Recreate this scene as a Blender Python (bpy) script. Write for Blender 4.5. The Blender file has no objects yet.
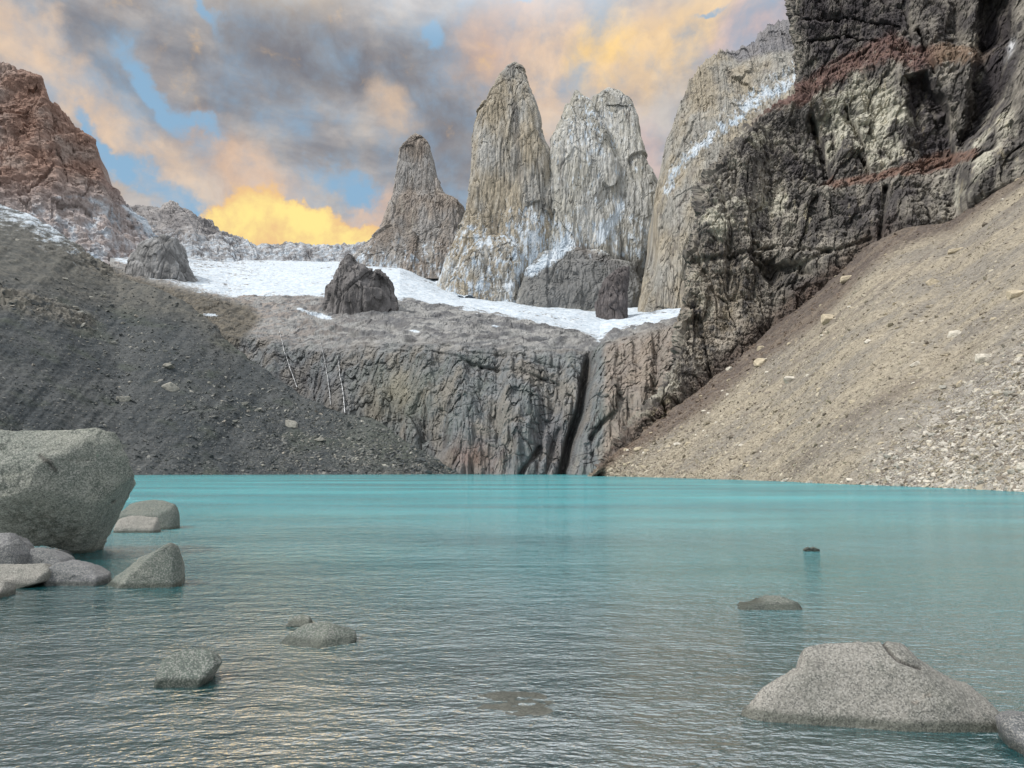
import bpy, math, random
import numpy as np

# ------------------------------------------------------------------ camera, sky, sun, exposure
F, CX, CY, H = 731.0, 512.0, 384.0, 2.5
TILT = math.atan(87.5 / F)
cT, sT = math.cos(TILT), math.sin(TILT)
scene = bpy.context.scene
cd = bpy.data.cameras.new('camera'); cam = bpy.data.objects.new('camera', cd)
scene.collection.objects.link(cam)
cam.location = (0, 0, H); cam.rotation_euler = (math.pi / 2 + TILT, 0, 0)
cd.sensor_width = 36; cd.lens = F / 1024 * 36; cd.clip_start = 0.1; cd.clip_end = 20000
scene.camera = cam
scene.view_settings.view_transform = 'Standard'; scene.view_settings.look = 'None'
scene.view_settings.exposure = 0.28; scene.view_settings.gamma = 1
scene.cycles.max_bounces = 6

SUN_AZ, SUN_EL = math.radians(-115), math.radians(48)      # azimuth from +Y clockwise
sd = bpy.data.lights.new('sun', 'SUN'); sun = bpy.data.objects.new('sun', sd)
scene.collection.objects.link(sun)
sd.energy = 2.7; sd.angle = math.radians(10); sd.color = (1.0, 0.95, 0.88)
sun.rotation_euler = (math.pi / 2 - SUN_EL, 0, -SUN_AZ + math.pi)
sun.location = (0, 0, 1500)


class NT:
    """small helper to write node trees as expressions"""
    def __init__(s, tree): s.t = tree; tree.nodes.clear()
    def n(s, typ, **kw):
        nd = s.t.nodes.new(typ)
        for k, v in kw.items(): setattr(nd, k, v)
        return nd
    def put(s, sock, v):
        if isinstance(v, bpy.types.NodeSocket): s.t.links.new(v, sock)
        elif v is not None: sock.default_value = v
    def m(s, op, a, b=None, c=None, clamp=False):
        nd = s.n('ShaderNodeMath', operation=op, use_clamp=clamp)
        for i, v in enumerate((a, b, c)): s.put(nd.inputs[i], v)
        return nd.outputs[0]
    def vm(s, op, a, b=None):
        nd = s.n('ShaderNodeVectorMath', operation=op)
        s.put(nd.inputs[0], a); s.put(nd.inputs[1], b)
        return nd.outputs[0]
    def scale(s, a, k):
        nd = s.n('ShaderNodeVectorMath', operation='SCALE'); s.put(nd.inputs[0], a); s.put(nd.inputs[3], k)
        return nd.outputs[0]
    def comb(s, x, y, z):
        nd = s.n('ShaderNodeCombineXYZ')
        for i, v in enumerate((x, y, z)): s.put(nd.inputs[i], v)
        return nd.outputs[0]
    def sep(s, v):
        nd = s.n('ShaderNodeSeparateXYZ'); s.put(nd.inputs[0], v); return nd.outputs
    def noise(s, vec, scale, detail=4, rough=.5, dist=0, col=False):
        nd = s.n('ShaderNodeTexNoise'); s.put(nd.inputs['Vector'], vec)
        nd.inputs['Scale'].default_value = scale; nd.inputs['Detail'].default_value = detail
        nd.inputs['Roughness'].default_value = rough; nd.inputs['Distortion'].default_value = dist
        return nd.outputs[1 if col else 0]
    def voro(s, vec, scale, feat='F1', col=False):
        nd = s.n('ShaderNodeTexVoronoi', feature=feat); s.put(nd.inputs['Vector'], vec)
        nd.inputs['Scale'].default_value = scale
        return nd.outputs['Color' if col else 'Distance']
    def ramp(s, v, a, b, lo=0., hi=1., smooth=True):
        nd = s.n('ShaderNodeMapRange', interpolation_type='SMOOTHSTEP' if smooth else 'LINEAR')
        for i, q in enumerate((v, a, b, lo, hi)): s.put(nd.inputs[i], q)
        return nd.outputs[0]
    def mix(s, f, a, b, blend='MIX'):
        nd = s.n('ShaderNodeMix', data_type='RGBA', blend_type=blend)
        s.put(nd.inputs[0], f)
        for i, v in ((6, a), (7, b)):
            if isinstance(v, tuple) and len(v) == 3: v = v + (1,)
            s.put(nd.inputs[i], v)
        return nd.outputs[2]
    def mapping(s, vec, loc, rot, scl, typ='POINT'):
        nd = s.n('ShaderNodeMapping', vector_type=typ); s.put(nd.inputs[0], vec)
        nd.inputs['Location'].default_value = loc; nd.inputs['Rotation'].default_value = rot
        nd.inputs['Scale'].default_value = scl
        return nd.outputs[0]
    def bump(s, h, strength, dist, normal=None):
        nd = s.n('ShaderNodeBump'); s.put(nd.inputs['Height'], h)
        nd.inputs['Strength'].default_value = strength; nd.inputs['Distance'].default_value = dist
        if normal is not None: s.put(nd.inputs['Normal'], normal)
        return nd.outputs[0]


def lin(r, g, b):
    def f(c):
        c /= 255.
        return c / 12.92 if c <= .04045 else ((c + .055) / 1.055) ** 2.4
    return (f(r), f(g), f(b))


def build_sky():
    w = bpy.data.worlds.new('World'); scene.world = w; w.use_nodes = True
    T = NT(w.node_tree)
    out = T.n('ShaderNodeOutputWorld'); bg = T.n('ShaderNodeBackground')
    T.t.links.new(bg.outputs[0], out.inputs[0])
    sky = T.n('ShaderNodeTexSky', sky_type='NISHITA'); sky.sun_disc = False
    sky.sun_elevation = SUN_EL; sky.sun_rotation = SUN_AZ
    bg.inputs['Strength'].default_value = 0.1
    tc = T.n('ShaderNodeTexCoord').outputs['Generated']
    x, y, z = T.sep(tc)
    az = T.m('MULTIPLY', T.m('ARCTAN2', x, y), 57.2958)
    el = T.m('MULTIPLY', T.m('ARCSINE', z), 57.2958)
    c = T.comb(az, el, 0.)
    warp = T.vm('SUBTRACT', T.noise(tc, 5.0, 5, .55, 0, True), (.5, .5, .5))
    warp2 = T.vm('SUBTRACT', T.noise(tc, 22.0, 5, .6, 0, True), (.5, .5, .5))
    cw = T.vm('ADD', c, T.vm('ADD', T.scale(warp, 8.0), T.scale(warp2, 4.0)))
    cw = T.vm('MULTIPLY', cw, (1, 1, 0))

    def blob(px, py, rx, ry, rot, vec=cw):
        d = ((px - CX) / F, cT - sT * (CY - py) / F, sT + cT * (CY - py) / F)
        L = math.sqrt(sum(q * q for q in d))
        a = math.degrees(math.atan2(d[0], d[1])); e = math.degrees(math.asin(d[2] / L))
        k = 57.3 / F / 1.12
        v = T.mapping(vec, (a, e, 0), (0, 0, math.radians(rot)), (rx * k, ry * k, 1), 'TEXTURE')
        g = T.n('ShaderNodeTexGradient', gradient_type='SPHERICAL'); T.put(g.inputs[0], v)
        return T.ramp(g.outputs[1], 0, .8)
    # streaky cloud texture running down to the right
    sv = T.mapping(c, (0, 0, 0), (0, 0, math.radians(33)), (.055, .15, 1))
    sv = T.vm('ADD', sv, T.scale(warp, .5))
    tex = T.noise(sv, 1.0, 7, .56)
    puff = T.noise(T.vm('ADD', c, T.scale(warp, 4.)), .22, 8, .6)
    big = T.noise(tc, 2.2, 4, .5)
    # cloud body colours
    grey_d, grey_l = lin(132, 132, 138), lin(198, 192, 188)
    col = T.mix(T.ramp(tex, .38, .66), grey_d, grey_l)

    def paint(col, colr, k, *b):
        f = T.m('MULTIPLY', blob(*b), T.m('MULTIPLY', T.ramp(T.m('ADD', puff, T.m('MULTIPLY', tex, .6)), .55, 1.0, .45, 1.0), k), clamp=True)
        return T.mix(f, col, colr)
    col = paint(col, lin(124, 125, 132), .9, 330, 60, 190, 60, -22)
    col = paint(col, lin(128, 127, 133), .9, 430, 130, 80, 60, -30)
    col = paint(col, lin(228, 202, 178), .9, 20, 45, 130, 45, -35)
    col = paint(col, lin(226, 200, 176), .95, 120, 120, 160, 38, -33)
    col = paint(col, lin(222, 190, 165), .8, 240, 170, 120, 40, -38)
    col = paint(col, lin(226, 200, 175), .8, 385, 110, 60, 40, -60)
    col = paint(col, lin(214, 186, 170), .9, 520, 40, 130, 70, 20)
    col = paint(col, lin(232, 204, 178), 1.0, 600, 60, 190, 85, 25)
    col = paint(col, lin(240, 208, 164), 1.0, 690, 20, 140, 60, 25)
    col = paint(col, lin(254, 214, 140), .8, 610, 45, 60, 50, 25)
    col = paint(col, lin(232, 205, 200), .9, 760, 30, 60, 60, 0)
    col = paint(col, lin(212, 190, 185), .9, 650, 150, 50, 60, 0)
    col = paint(col, lin(225, 190, 165), .9, 380, 225, 60, 45, 0)
    col = T.mix(.42, col, T.mix(T.ramp(T.noise(T.vm('ADD', c, T.scale(warp, 6.)), .34, 9, .62), .36, .64), (.80, .80, .83, 1), (1.16, 1.15, 1.1, 1)), 'MULTIPLY')
    # clear gaps: cover falls below the threshold where the holes sit
    holes = None
    for b in ((165, 92, 60, 16, -48), (208, 122, 36, 16, -30), (140, 178, 70, 22, -30), (105, 150, 40, 14, -40), (190, 205, 30, 16, 0), (330, 186, 52, 22, -10), (437, 33, 28, 16, -60),
              (528, 4, 22, 9, 0), (352, 205, 30, 16, 0), (215, 10, 40, 12, -30), (715, -2, 30, 7, 0), (90, 120, 26, 12, -40)):
        f = blob(*b); holes = f if holes is None else T.m('ADD', holes, f)
    cover = T.m('SUBTRACT', T.m('ADD', .55, T.m('MULTIPLY', T.m('SUBTRACT', T.m('ADD', puff, T.m('MULTIPLY', tex, .5)), .75), 3.2)), T.m('MULTIPLY', holes, 1.15))
    cover = T.ramp(cover, -.9, .9)
    skyc = T.mix(1.0, sky.outputs[0], (0.78, 1.02, 1.0, 1), 'MULTIPLY')
    skyc = T.mix(.75, skyc, (3.1, 5.0, 6.9, 1))
    # the glowing low cloud between the ridge and the first tower
    colm = T.scale(col, 10.0)
    res = T.mix(cover, skyc, colm)
    cg = T.vm('MULTIPLY', T.vm('ADD', c, T.vm('ADD', T.scale(warp, 2.5), T.scale(warp2, 3.5))), (1, 1, 0))
    glow = T.m('MAXIMUM', blob(258, 224, 68, 50, 0, cg), T.m('MAXIMUM', blob(300, 232, 74, 46, -8, cg), T.m('MAXIMUM', blob(345, 244, 56, 30, 0, cg), blob(226, 228, 44, 40, 0, cg))))
    gm = T.ramp(T.m('ADD', glow, T.m('MULTIPLY', T.m('SUBTRACT', puff, .5), 1.1)), .10, .36)
    gc = T.mix(T.ramp(glow, .1, .7), lin(232, 186, 140), lin(255, 232, 150))
    gc = T.mix(T.ramp(puff, .40, .62), gc, lin(236, 196, 142))
    res = T.mix(gm, res, T.scale(gc, 10.0))
    # sky above and behind the camera, made brighter to light rock and water
    up = T.ramp(el, 31, 44)
    back = T.ramp(y, .25, -.35)
    ub = T.m('MAXIMUM', up, T.m('MULTIPLY', back, T.ramp(el, -2, 14)))
    br = T.scale(T.mix(T.ramp(big, .35, .65), (.85, .90, .96, 1), (1.25, 1.27, 1.3, 1)), 10.0)
    warmth = T.m('MULTIPLY', T.ramp(T.m('ABSOLUTE', T.m('ADD', az, 21.)), 12, 2), T.ramp(el, 62, 44))  # added gold patch above the view, to warm reflections in the water
    br = T.mix(T.m('MULTIPLY', warmth, .9), br, (36., 25., 12., 1))
    silver = T.m('MULTIPLY', T.ramp(T.m('ABSOLUTE', T.m('ADD', az, 3.)), 17, 4), T.ramp(el, 66, 46))  # added silver patch above the view, for a sheen on the water
    br = T.mix(T.m('MULTIPLY', silver, .8), br, (20., 20.5, 21., 1))
    res = T.mix(ub, res, br)
    res = T.mix(T.ramp(el, 0, -6), res, (1.2, 1.4, 1.4, 1))
    T.t.links.new(T.scale(res, .86), bg.inputs[0])


build_sky()

# ------------------------------------------------------------------ maths helpers
rng = np.random.default_rng(7)


def P(px, py, Y):
    """world point at depth Y seen at pixel (px, py)"""
    px, py, Y = np.broadcast_arrays(np.asarray(px, float), np.asarray(py, float), np.asarray(Y, float))
    dx = (px - CX) / F; dz = (CY - py) / F
    dy_ = cT - sT * dz; dz_ = sT + cT * dz
    k = Y / dy_
    return np.stack([dx * k, Y, H + dz_ * k], -1)


def PZ(px, Y, z=0.0):
    px, Y, z = np.broadcast_arrays(np.asarray(px, float), np.asarray(Y, float), np.asarray(z, float))
    return np.stack([(px - CX) / F * (Y * cT + (z - H) * sT), Y, z], -1)


def pix(p):
    d = p[..., 1] * cT + (p[..., 2] - H) * sT
    d = np.where(d < .5, .5, d)
    return CX + F * p[..., 0] / d, CY - F * ((p[..., 2] - H) * cT - p[..., 1] * sT) / d


_perm = np.random.default_rng(3).permutation(256)
_perm = np.concatenate([_perm, _perm, _perm])
_g = np.random.default_rng(4).normal(size=(256, 3)); _g /= np.linalg.norm(_g, axis=1)[:, None]
_r = np.random.default_rng(5).random((256, 6))


def _h(i, j, k): return _perm[_perm[_perm[i & 255] + (j & 255)] + (k & 255)]


from concurrent.futures import ThreadPoolExecutor
_pool = ThreadPoolExecutor(4)


def par(fn, p, nout):
    sh = p.shape[:-1]; q = p.reshape(-1, 3)
    if len(q) < 20000: r_ = fn(q)
    else:
        parts = list(_pool.map(fn, np.array_split(q, max(4, len(q) // 40000))))
        r_ = np.concatenate(parts) if nout == 1 else tuple(np.concatenate([a[k] for a in parts]) for k in range(nout))
    return r_.reshape(sh) if nout == 1 else tuple(a.reshape(sh) for a in r_)


def perlin(p): return par(_perlin, np.asarray(p, float), 1)


def facet(p): return par(_facet, np.asarray(p, float), 3)


def _perlin(p):
    i = np.floor(p).astype(np.int64); f = p - i; u = f * f * f * (f * (f * 6 - 15) + 10)
    r = 0
    for a in (0, 1):
        wa = u[..., 0] if a else 1 - u[..., 0]
        for b in (0, 1):
            wb = u[..., 1] if b else 1 - u[..., 1]
            for c in (0, 1):
                wc = u[..., 2] if c else 1 - u[..., 2]
                g = _g[_h(i[..., 0] + a, i[..., 1] + b, i[..., 2] + c)]
                r = r + wa * wb * wc * (g[..., 0] * (f[..., 0] - a) + g[..., 1] * (f[..., 1] - b) + g[..., 2] * (f[..., 2] - c))
    return r * 1.6


def fbm(p, octv=5, gain=.5, ridged=False):
    a, s, r, t = 1., 1., 0., 0.
    for o in range(octv):
        n = perlin(p * s + o * 17.3)
        if ridged: n = 1 - 2 * np.abs(n)
        r = r + a * n; t += a; a *= gain; s *= 2.03
    return r / t


def _facet(p):
    """blocky rock: every Worley cell carries its own tilted plane; also the gap to the next cell"""
    i = np.floor(p).astype(np.int64)
    d1 = np.full(len(p), 9.); d2 = d1.copy(); val = np.zeros(len(p)); rnd = np.zeros(len(p))
    for a in (-1, 0, 1):
        for b in (-1, 0, 1):
            for c in (-1, 0, 1):
                h = _h(i[:, 0] + a, i[:, 1] + b, i[:, 2] + c)
                q = i + (a, b, c) + .15 + .7 * _r[h][:, :3]
                v = p - q; d = np.einsum('ij,ij->i', v, v)
                m = d < d1
                d2 = np.where(m, d1, np.minimum(d2, d))
                pl = (v * (_r[h][:, 3:6] - .5)).sum(1) * 1.6 + (_r[h][:, 3] - .5) * .6
                val = np.where(m, pl, val); rnd = np.where(m, _r[h][:, 4], rnd); d1 = np.where(m, d, d1)
    e = np.sqrt(d2) - np.sqrt(d1)
    return val, e, rnd


def sstep(a, b, x):
    t = np.clip((x - a) / (b - a), 0, 1); return t * t * (3 - 2 * t)


def polym(px, py, poly, soft=4.):
    """1 inside a traced polygon, fading over `soft` pixels"""
    poly = np.asarray(poly, float); n = len(poly)
    ins = np.zeros(px.shape, bool); dm = np.full(px.shape, 1e9)
    for i in range(n):
        x0, y0 = poly[i]; x1, y1 = poly[(i + 1) % n]
        if y0 != y1:
            c = ((y0 > py) != (y1 > py)) & (px < (x1 - x0) * (py - y0) / (y1 - y0) + x0)
            ins ^= c
        L = (x1 - x0) ** 2 + (y1 - y0) ** 2 + 1e-9
        t = np.clip(((px - x0) * (x1 - x0) + (py - y0) * (y1 - y0)) / L, 0, 1)
        dm = np.minimum(dm, np.hypot(px - x0 - t * (x1 - x0), py - y0 - t * (y1 - y0)))
    return sstep(-soft, soft, np.where(ins, dm, -dm))


def linem(px, py, pts, w):
    """1 on a traced polyline, falling off over w pixels"""
    pts = np.asarray(pts, float); dm = np.full(px.shape, 1e9)
    for (x0, y0), (x1, y1) in zip(pts[:-1], pts[1:]):
        L = (x1 - x0) ** 2 + (y1 - y0) ** 2 + 1e-9
        t = np.clip(((px - x0) * (x1 - x0) + (py - y0) * (y1 - y0)) / L, 0, 1)
        dm = np.minimum(dm, np.hypot(px - x0 - t * (x1 - x0), py - y0 - t * (y1 - y0)))
    return np.exp(-(dm / w) ** 2)


def gauss(px, py, cx, cy, rx, ry, rot=0):
    a = math.radians(rot); dx, dy = px - cx, py - cy
    u = (dx * math.cos(a) + dy * math.sin(a)) / rx; v = (-dx * math.sin(a) + dy * math.cos(a)) / ry
    return np.exp(-(u * u + v * v))


def interp(x, pts):
    pts = np.asarray(pts, float); return np.interp(x, pts[:, 0], pts[:, 1])


def normals(G):
    a = np.gradient(G, axis=1); b = np.gradient(G, axis=0)
    n = np.cross(a, b); L = np.linalg.norm(n, axis=-1, keepdims=True)
    return n / np.maximum(L, 1e-9)


def orient(N, ref=(0, -1, .4)):
    return N if (N @ np.array(ref, float)).mean() > 0 else -N


# ------------------------------------------------------------------ scene helpers
def setp(o, **kw):
    for k, v in kw.items():
        if v: o[k] = v
    return o


def rawmesh(name, V, Fc, mat, col=None, snow=None, smooth=False, parent=None, extra=None):
    """V (n,3), Fc (m,k) faces of one size, or a list of such arrays"""
    me = bpy.data.meshes.new(name)
    Fl = Fc if isinstance(Fc, list) else [Fc]
    nl = sum(f.size for f in Fl); nf = sum(len(f) for f in Fl)
    me.vertices.add(len(V)); me.vertices.foreach_set('co', np.ascontiguousarray(V, np.float32).ravel())
    me.loops.add(nl); me.loops.foreach_set('vertex_index', np.concatenate([f.ravel() for f in Fl]).astype(np.int32))
    me.polygons.add(nf)
    sizes = np.concatenate([np.full(len(f), f.shape[1]) for f in Fl])
    me.polygons.foreach_set('loop_start', np.concatenate([[0], np.cumsum(sizes)[:-1]]).astype(np.int32))
    me.polygons.foreach_set('use_smooth', np.full(nf, smooth))
    me.update(calc_edges=True)
    if col is not None:
        a = me.color_attributes.new('Col', 'FLOAT_COLOR', 'POINT')
        c = np.ones((len(V), 4), np.float32); c[:, :3] = np.clip(col.reshape(-1, 3), 0.005, .9)
        a.data.foreach_set('color', c.ravel())
    if snow is not None:
        a = me.attributes.new('snow', 'FLOAT', 'POINT'); a.data.foreach_set('value', snow.astype(np.float32).ravel())
    for k, v in (extra or {}).items():
        a = me.attributes.new(k, 'FLOAT', 'POINT'); a.data.foreach_set('value', v.astype(np.float32).ravel())
    me.materials.append(mat)
    o = bpy.data.objects.new(name, me); scene.collection.objects.link(o)
    if parent: o.parent = parent
    return o


def gridfaces(n, m, wrap=False, off=0):
    i = np.arange(n - 1)[:, None] * m
    j = np.arange(m if wrap else m - 1)[None, :]; j2 = (j + 1) % m
    f = np.stack([i + j, i + j2, i + m + j2, i + m + j], -1).reshape(-1, 4)
    return f + off


def gridobj(name, G, mat, col, snow=None, flip=False, smooth=False, extra=None):
    f = gridfaces(G.shape[0], G.shape[1])
    if flip: f = f[:, ::-1]
    return rawmesh(name, G.reshape(-1, 3), f, mat, col, snow if snow is not None else np.zeros(G.shape[:2]), smooth, extra=extra)


def rock_material(name, s, bump=1.0, speck=.25, vs=1.0, snowy=False, lo=.40, hi=.64):
    """rock whose body colour is the Col attribute; s is the size in metres of its fine grain"""
    m = bpy.data.materials.new(name); m.use_nodes = True; T = NT(m.node_tree)
    out = T.n('ShaderNodeOutputMaterial'); b = T.n('ShaderNodeBsdfPrincipled'); T.t.links.new(b.outputs[0], out.inputs[0])
    tc = T.n('ShaderNodeTexCoord').outputs['Object']
    v = T.vm('MULTIPLY', tc, (1 / s, 1 / s, 1 / s / vs))
    at = T.n('ShaderNodeAttribute', attribute_name='Col').outputs[0]
    n1 = T.noise(v, .35, 8, .65); n2 = T.noise(v, 1.6, 4, .6); vo = T.voro(v, .8)
    k = T.m('ADD', T.ramp(n1, .3, .7, 1 - speck, 1 + speck, False), T.ramp(n2, .3, .7, -speck * .5, speck * .5, False))
    col = T.scale(at, k)
    h = T.m('ADD', T.m('MULTIPLY', n1, 1.0), T.m('ADD', T.m('MULTIPLY', n2, .25), T.m('MULTIPLY', vo, .35)))
    rough = .88
    if snowy:
        sn = T.n('ShaderNodeAttribute', attribute_name='snow').outputs['Fac']
        ns = T.noise(v, .8, 6, .65)
        f = T.ramp(T.m('ADD', sn, T.m('MULTIPLY', T.m('SUBTRACT', ns, .5), .9)), lo, hi)
        col = T.mix(f, col, T.mix(T.ramp(n1, .35, .65), (.40, .47, .54, 1), (.58, .63, .68, 1)))
    T.put(b.inputs['Base Color'], col); b.inputs['Roughness'].default_value = rough
    b.inputs['Specular IOR Level'].default_value = .25
    T.put(b.inputs['Normal'], T.bump(h, bump, s * .6))
    return m


M_tower = rock_material('tower_granite', 9., .6, .22, 3.0, True)
M_far = rock_material('far_rock', 12., 1., .2, 1.0, True, .30, .80)
M_wall = rock_material('headwall_granite', 3., .6, .25, 2.2, True)
M_butt = rock_material('buttress_rock', 2.2, .65, .3, 1.8, False)
M_scree = rock_material('scree_gravel', .9, 1., .4, 1.0, True)
M_scree_r = rock_material('scree_gravel_pale', .7, 1., .4, 1.0, False)
M_stone = rock_material('loose_stone', .5, .5, .2, 1.0, False)

# ------------------------------------------------------------------ rock formations
def rocky(p, s, vs=1., w=(1., .5, .25), crack=.3, seed=0.):
    """displacement (about -1..1 times s): faceted blocks at three sizes, split by cracks"""
    q = p / np.array([1, 1, vs]) + seed
    q = q + .35 * s * np.stack([perlin(q / s * .7 + 5), perlin(q / s * .7 + 31), perlin(q / s * .7 + 77)], -1)
    v1, e1, r1 = facet(q / s); v2, e2, r2 = facet(q / (s * .37) + 9); v3, e3, r3 = facet(q / (s * .13) + 4)
    d = w[0] * v1 + w[1] * v2 + w[2] * v3 * .6
    d = d - crack * (np.exp(-(e1 / .07) ** 2) + .5 * np.exp(-(e2 / .09) ** 2))
    return d * s, r1, e1, r2


def joints(p, s, vs, w=.05, seed=0., gate=.0):
    """1 along thin joints in the rock"""
    q = p / np.array([s, s, s * vs]) + seed
    q = q + .25 * perlin(q * 2.3 + 3)[..., None]
    g = sstep(gate - .1, gate + .15, perlin(q * .6 + 40))
    return np.exp(-(perlin(q) / w) ** 2) * g


def crag(p, s, vs=1., blk=.16, ero=.3, seed=0.):
    """eroded rock face: low blocks plus sharp creases, in metres"""
    d, r1, e1, r2 = rocky(p, s, vs, (blk, blk * .8, blk * .6), blk * .4, seed)
    q = p / np.array([s * .9, s * .9, s * .9 * vs]) + seed + 11
    d = d + ero * s * (fbm(q, 6, .55, True) - .3)
    return d, r1, e1, r2


def column(left, right, y0, y1, Y0, ratio=.8, nr=300, nt=260, disp=None, sq=.5, lean=0.):
    """tapering rock column lofted between its left and right outlines"""
    py = np.linspace(y0, y1, nr)
    L = np.asarray(left, float); R = np.asarray(right, float)
    xl = np.interp(py, L[:, 1], L[:, 0]); xr = np.interp(py, R[:, 1], R[:, 0])
    a = P(xl, py, Y0); b = P(xr, py, Y0)
    c = (a + b) / 2; w = np.maximum((b - a)[:, 0] / 2, .1)
    th = np.linspace(0, 2 * np.pi, 4001) - np.pi / 2
    cx, sy = np.cos(th), np.sin(th)
    ex = np.sign(cx) * np.abs(cx) ** sq; ey = np.sign(sy) * np.abs(sy) ** sq
    arc = np.concatenate([[0], np.cumsum(np.hypot(np.diff(ex), np.diff(ey)))]); ar = np.linspace(0, arc[-1], nt, endpoint=False)
    ex = np.interp(ar, arc, ex); ey = np.interp(ar, arc, ey)
    cx = np.sign(ex) * np.abs(ex) ** 2.5; sy = np.sign(ey) * np.abs(ey) ** 2.5
    hl = np.hypot(cx, sy); cx = cx / hl; sy = sy / hl
    G = np.empty((nr, nt, 3))
    G[..., 0] = c[:, None, 0] + w[:, None] * ex; G[..., 1] = Y0 + ratio * w[:, None] * ey + lean * (G.shape[0] - np.arange(nr))[:, None] / nr
    G[..., 2] = c[:, None, 2]
    N = np.stack([np.broadcast_to(cx, (nr, nt)), np.broadcast_to(sy, (nr, nt)), np.zeros((nr, nt))], -1)
    fade = sstep(0, 1, w / 22.)[:, None]
    G0 = G.copy()
    if disp is not None:
        d, r1, e1, r2 = disp(G); G = G + N * (d * fade)[..., None]
        G[..., 2] += (r2 - .5) * 6 * fade
    else: r1 = e1 = r2 = np.zeros((nr, nt))
    f = gridfaces(nr, nt, True)
    top = np.array([[G[0, :, 0].mean(), G[0, :, 1].mean(), G[0, :, 2].mean() + 1.]])
    V = np.concatenate([G.reshape(-1, 3), top])
    cap = np.stack([np.arange(nt), (np.arange(nt) + 1) % nt, np.full(nt, nr * nt)], -1)
    def ex1(A): return np.concatenate([A.reshape(-1), A[0].mean()[None]])
    ppx, ppy = pix(V)
    return V, [f[:, ::-1], cap], dict(px=ppx, py=ppy, r1=ex1(r1), e1=ex1(e1), r2=ex1(r2))


def join_parts(name, parts, mat, colfn):
    Vs, F4, F3, off, cols, snows = [], [], [], 0, [], []
    for V, F_, info in parts:
        c, s = colfn(V, info); cols.append(c); snows.append(s)
        F4.append(F_[0] + off); F3.append(F_[1] + off); Vs.append(V); off += len(V)
    return rawmesh(name, np.concatenate(Vs), [np.concatenate(F4), np.concatenate(F3)], mat, np.concatenate(cols), np.concatenate(snows))


def mixc(a, b, f):
    a = np.asarray(a, float); b = np.asarray(b, float)
    return a + (b - a) * np.asarray(f)[..., None]


def tower_disp(G, s, vs):
    d, r1, e1, r2 = crag(G, s, vs * 1.6, .10, .16)
    big, eb, rb = facet(G / np.array([s * 2.1, s * 2.1, s * 2.1 * 2.6]) + 3)
    j = joints(G, s * .8, 9., .05, 5.) + .6 * joints(G, s * .33, 6., .06, 15.)
    return d + big * s * .27 - j * s * .10, r1, j, rb


TD = lambda s, vs, cr=.25: (lambda G: tower_disp(G, s, vs))


def tower_col(warm, cool, snow_line, snow_amt, extra=None):
    def fn(V, I):
        px, py = I['px'], I['py']
        st = fbm(V / np.array([11, 11, 110.]), 6, .6); fi = fbm(V / np.array([5, 5, 14.]) + 2, 4, .6)
        pa = fbm(V / np.array([60, 60, 120.]) + 9, 4)
        c = mixc(warm, cool, sstep(-.3, .35, pa + .5 * st))
        c = mixc(c, np.array(warm) * .55, sstep(.10, .42, st) * .8); c = mixc(c, lin(184, 180, 170), sstep(.1, .45, -st) * .5)
        c = mixc(c, lin(84, 80, 78), np.clip(I['e1'], 0, 1) * .55); c = c * (.86 + .24 * I['r2'] + .5 * fi)[..., None]
        sn = sstep(snow_line - 25, snow_line + 45, py) * snow_amt + .25 * fbm(V / np.array([35, 35, 40.]) + 3, 5)
        sn = sn + .42 * fbm(V / np.array([5, 5, 26.]) + 13, 5, .6)
        if extra: c, sn = extra(V, I, c, sn)
        return c, sn
    return fn


YT = 1800.
t1 = [column([(415, 133), (407, 142), (400, 151), (398, 169), (394, 196), (390, 216), (383, 235), (371, 247), (352, 268), (345, 290)],
             [(416, 133), (422, 138), (429, 145), (433, 161), (437, 179), (443, 195), (447, 200), (456, 203), (463, 209), (467, 219), (468, 240), (475, 290)],
             133, 290, YT + 250, .7, 380, 380, TD(26, 2.6)),
      column([(446, 206), (440, 215), (434, 230), (425, 260), (420, 290)], [(447, 206), (454, 214), (460, 226), (463, 240), (470, 290)], 206, 290, YT + 215, .8, 160, 220, TD(26, 2.))]
o = join_parts('granite_tower', t1, M_tower, tower_col(lin(134, 125, 117), lin(144, 142, 140), 222, .44))
setp(o, label='shortest and leftmost granite tower, with a pointed top and a low right shoulder', category='rock tower', group='granite towers above the lake')

t2 = [column([(514, 62), (509, 66), (500, 77), (499, 83), (490, 95), (486, 106), (478, 120), (475, 138), (474, 157), (472, 181), (470, 204), (467, 220), (457, 239), (446, 270), (438, 300), (432, 330)],
             [(516, 62), (522, 69), (526, 83), (533, 99), (537, 114), (540, 134), (545, 149), (549, 160), (551, 181), (552, 212), (552, 243), (548, 275), (545, 300), (545, 330)],
             62, 330, YT, .85, 520, 420, TD(34, 3.0)),
      column([(505, 68), (499, 78), (494, 92), (490, 120), (480, 160), (475, 220)], [(506, 68), (512, 80), (520, 110), (530, 160), (535, 220)], 68, 220, YT - 12, .9, 200, 200, TD(20, 3.0)),
      column([(497, 232), (480, 240), (462, 258), (452, 280), (446, 300), (440, 330)], [(498, 232), (510, 238), (520, 250), (524, 270), (522, 290), (520, 330)], 232, 330, YT - 90, .75, 200, 300, TD(30, 1.3))]
o = join_parts('granite_tower', t2, M_tower, tower_col(lin(152, 143, 127), lin(154, 153, 149), 198, .46,
     lambda V, I, c, s: (mixc(c, lin(92, 88, 86), .5 * linem(I['px'], I['py'], [(514, 105), (517, 140), (520, 180)], 3.)), s + .22 * gauss(I['px'], I['py'], 528, 205, 22, 50))))
setp(o, label='tallest central granite tower, a slender tan spire with a snow dusted foot', category='rock tower', group='granite towers above the lake')


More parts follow.
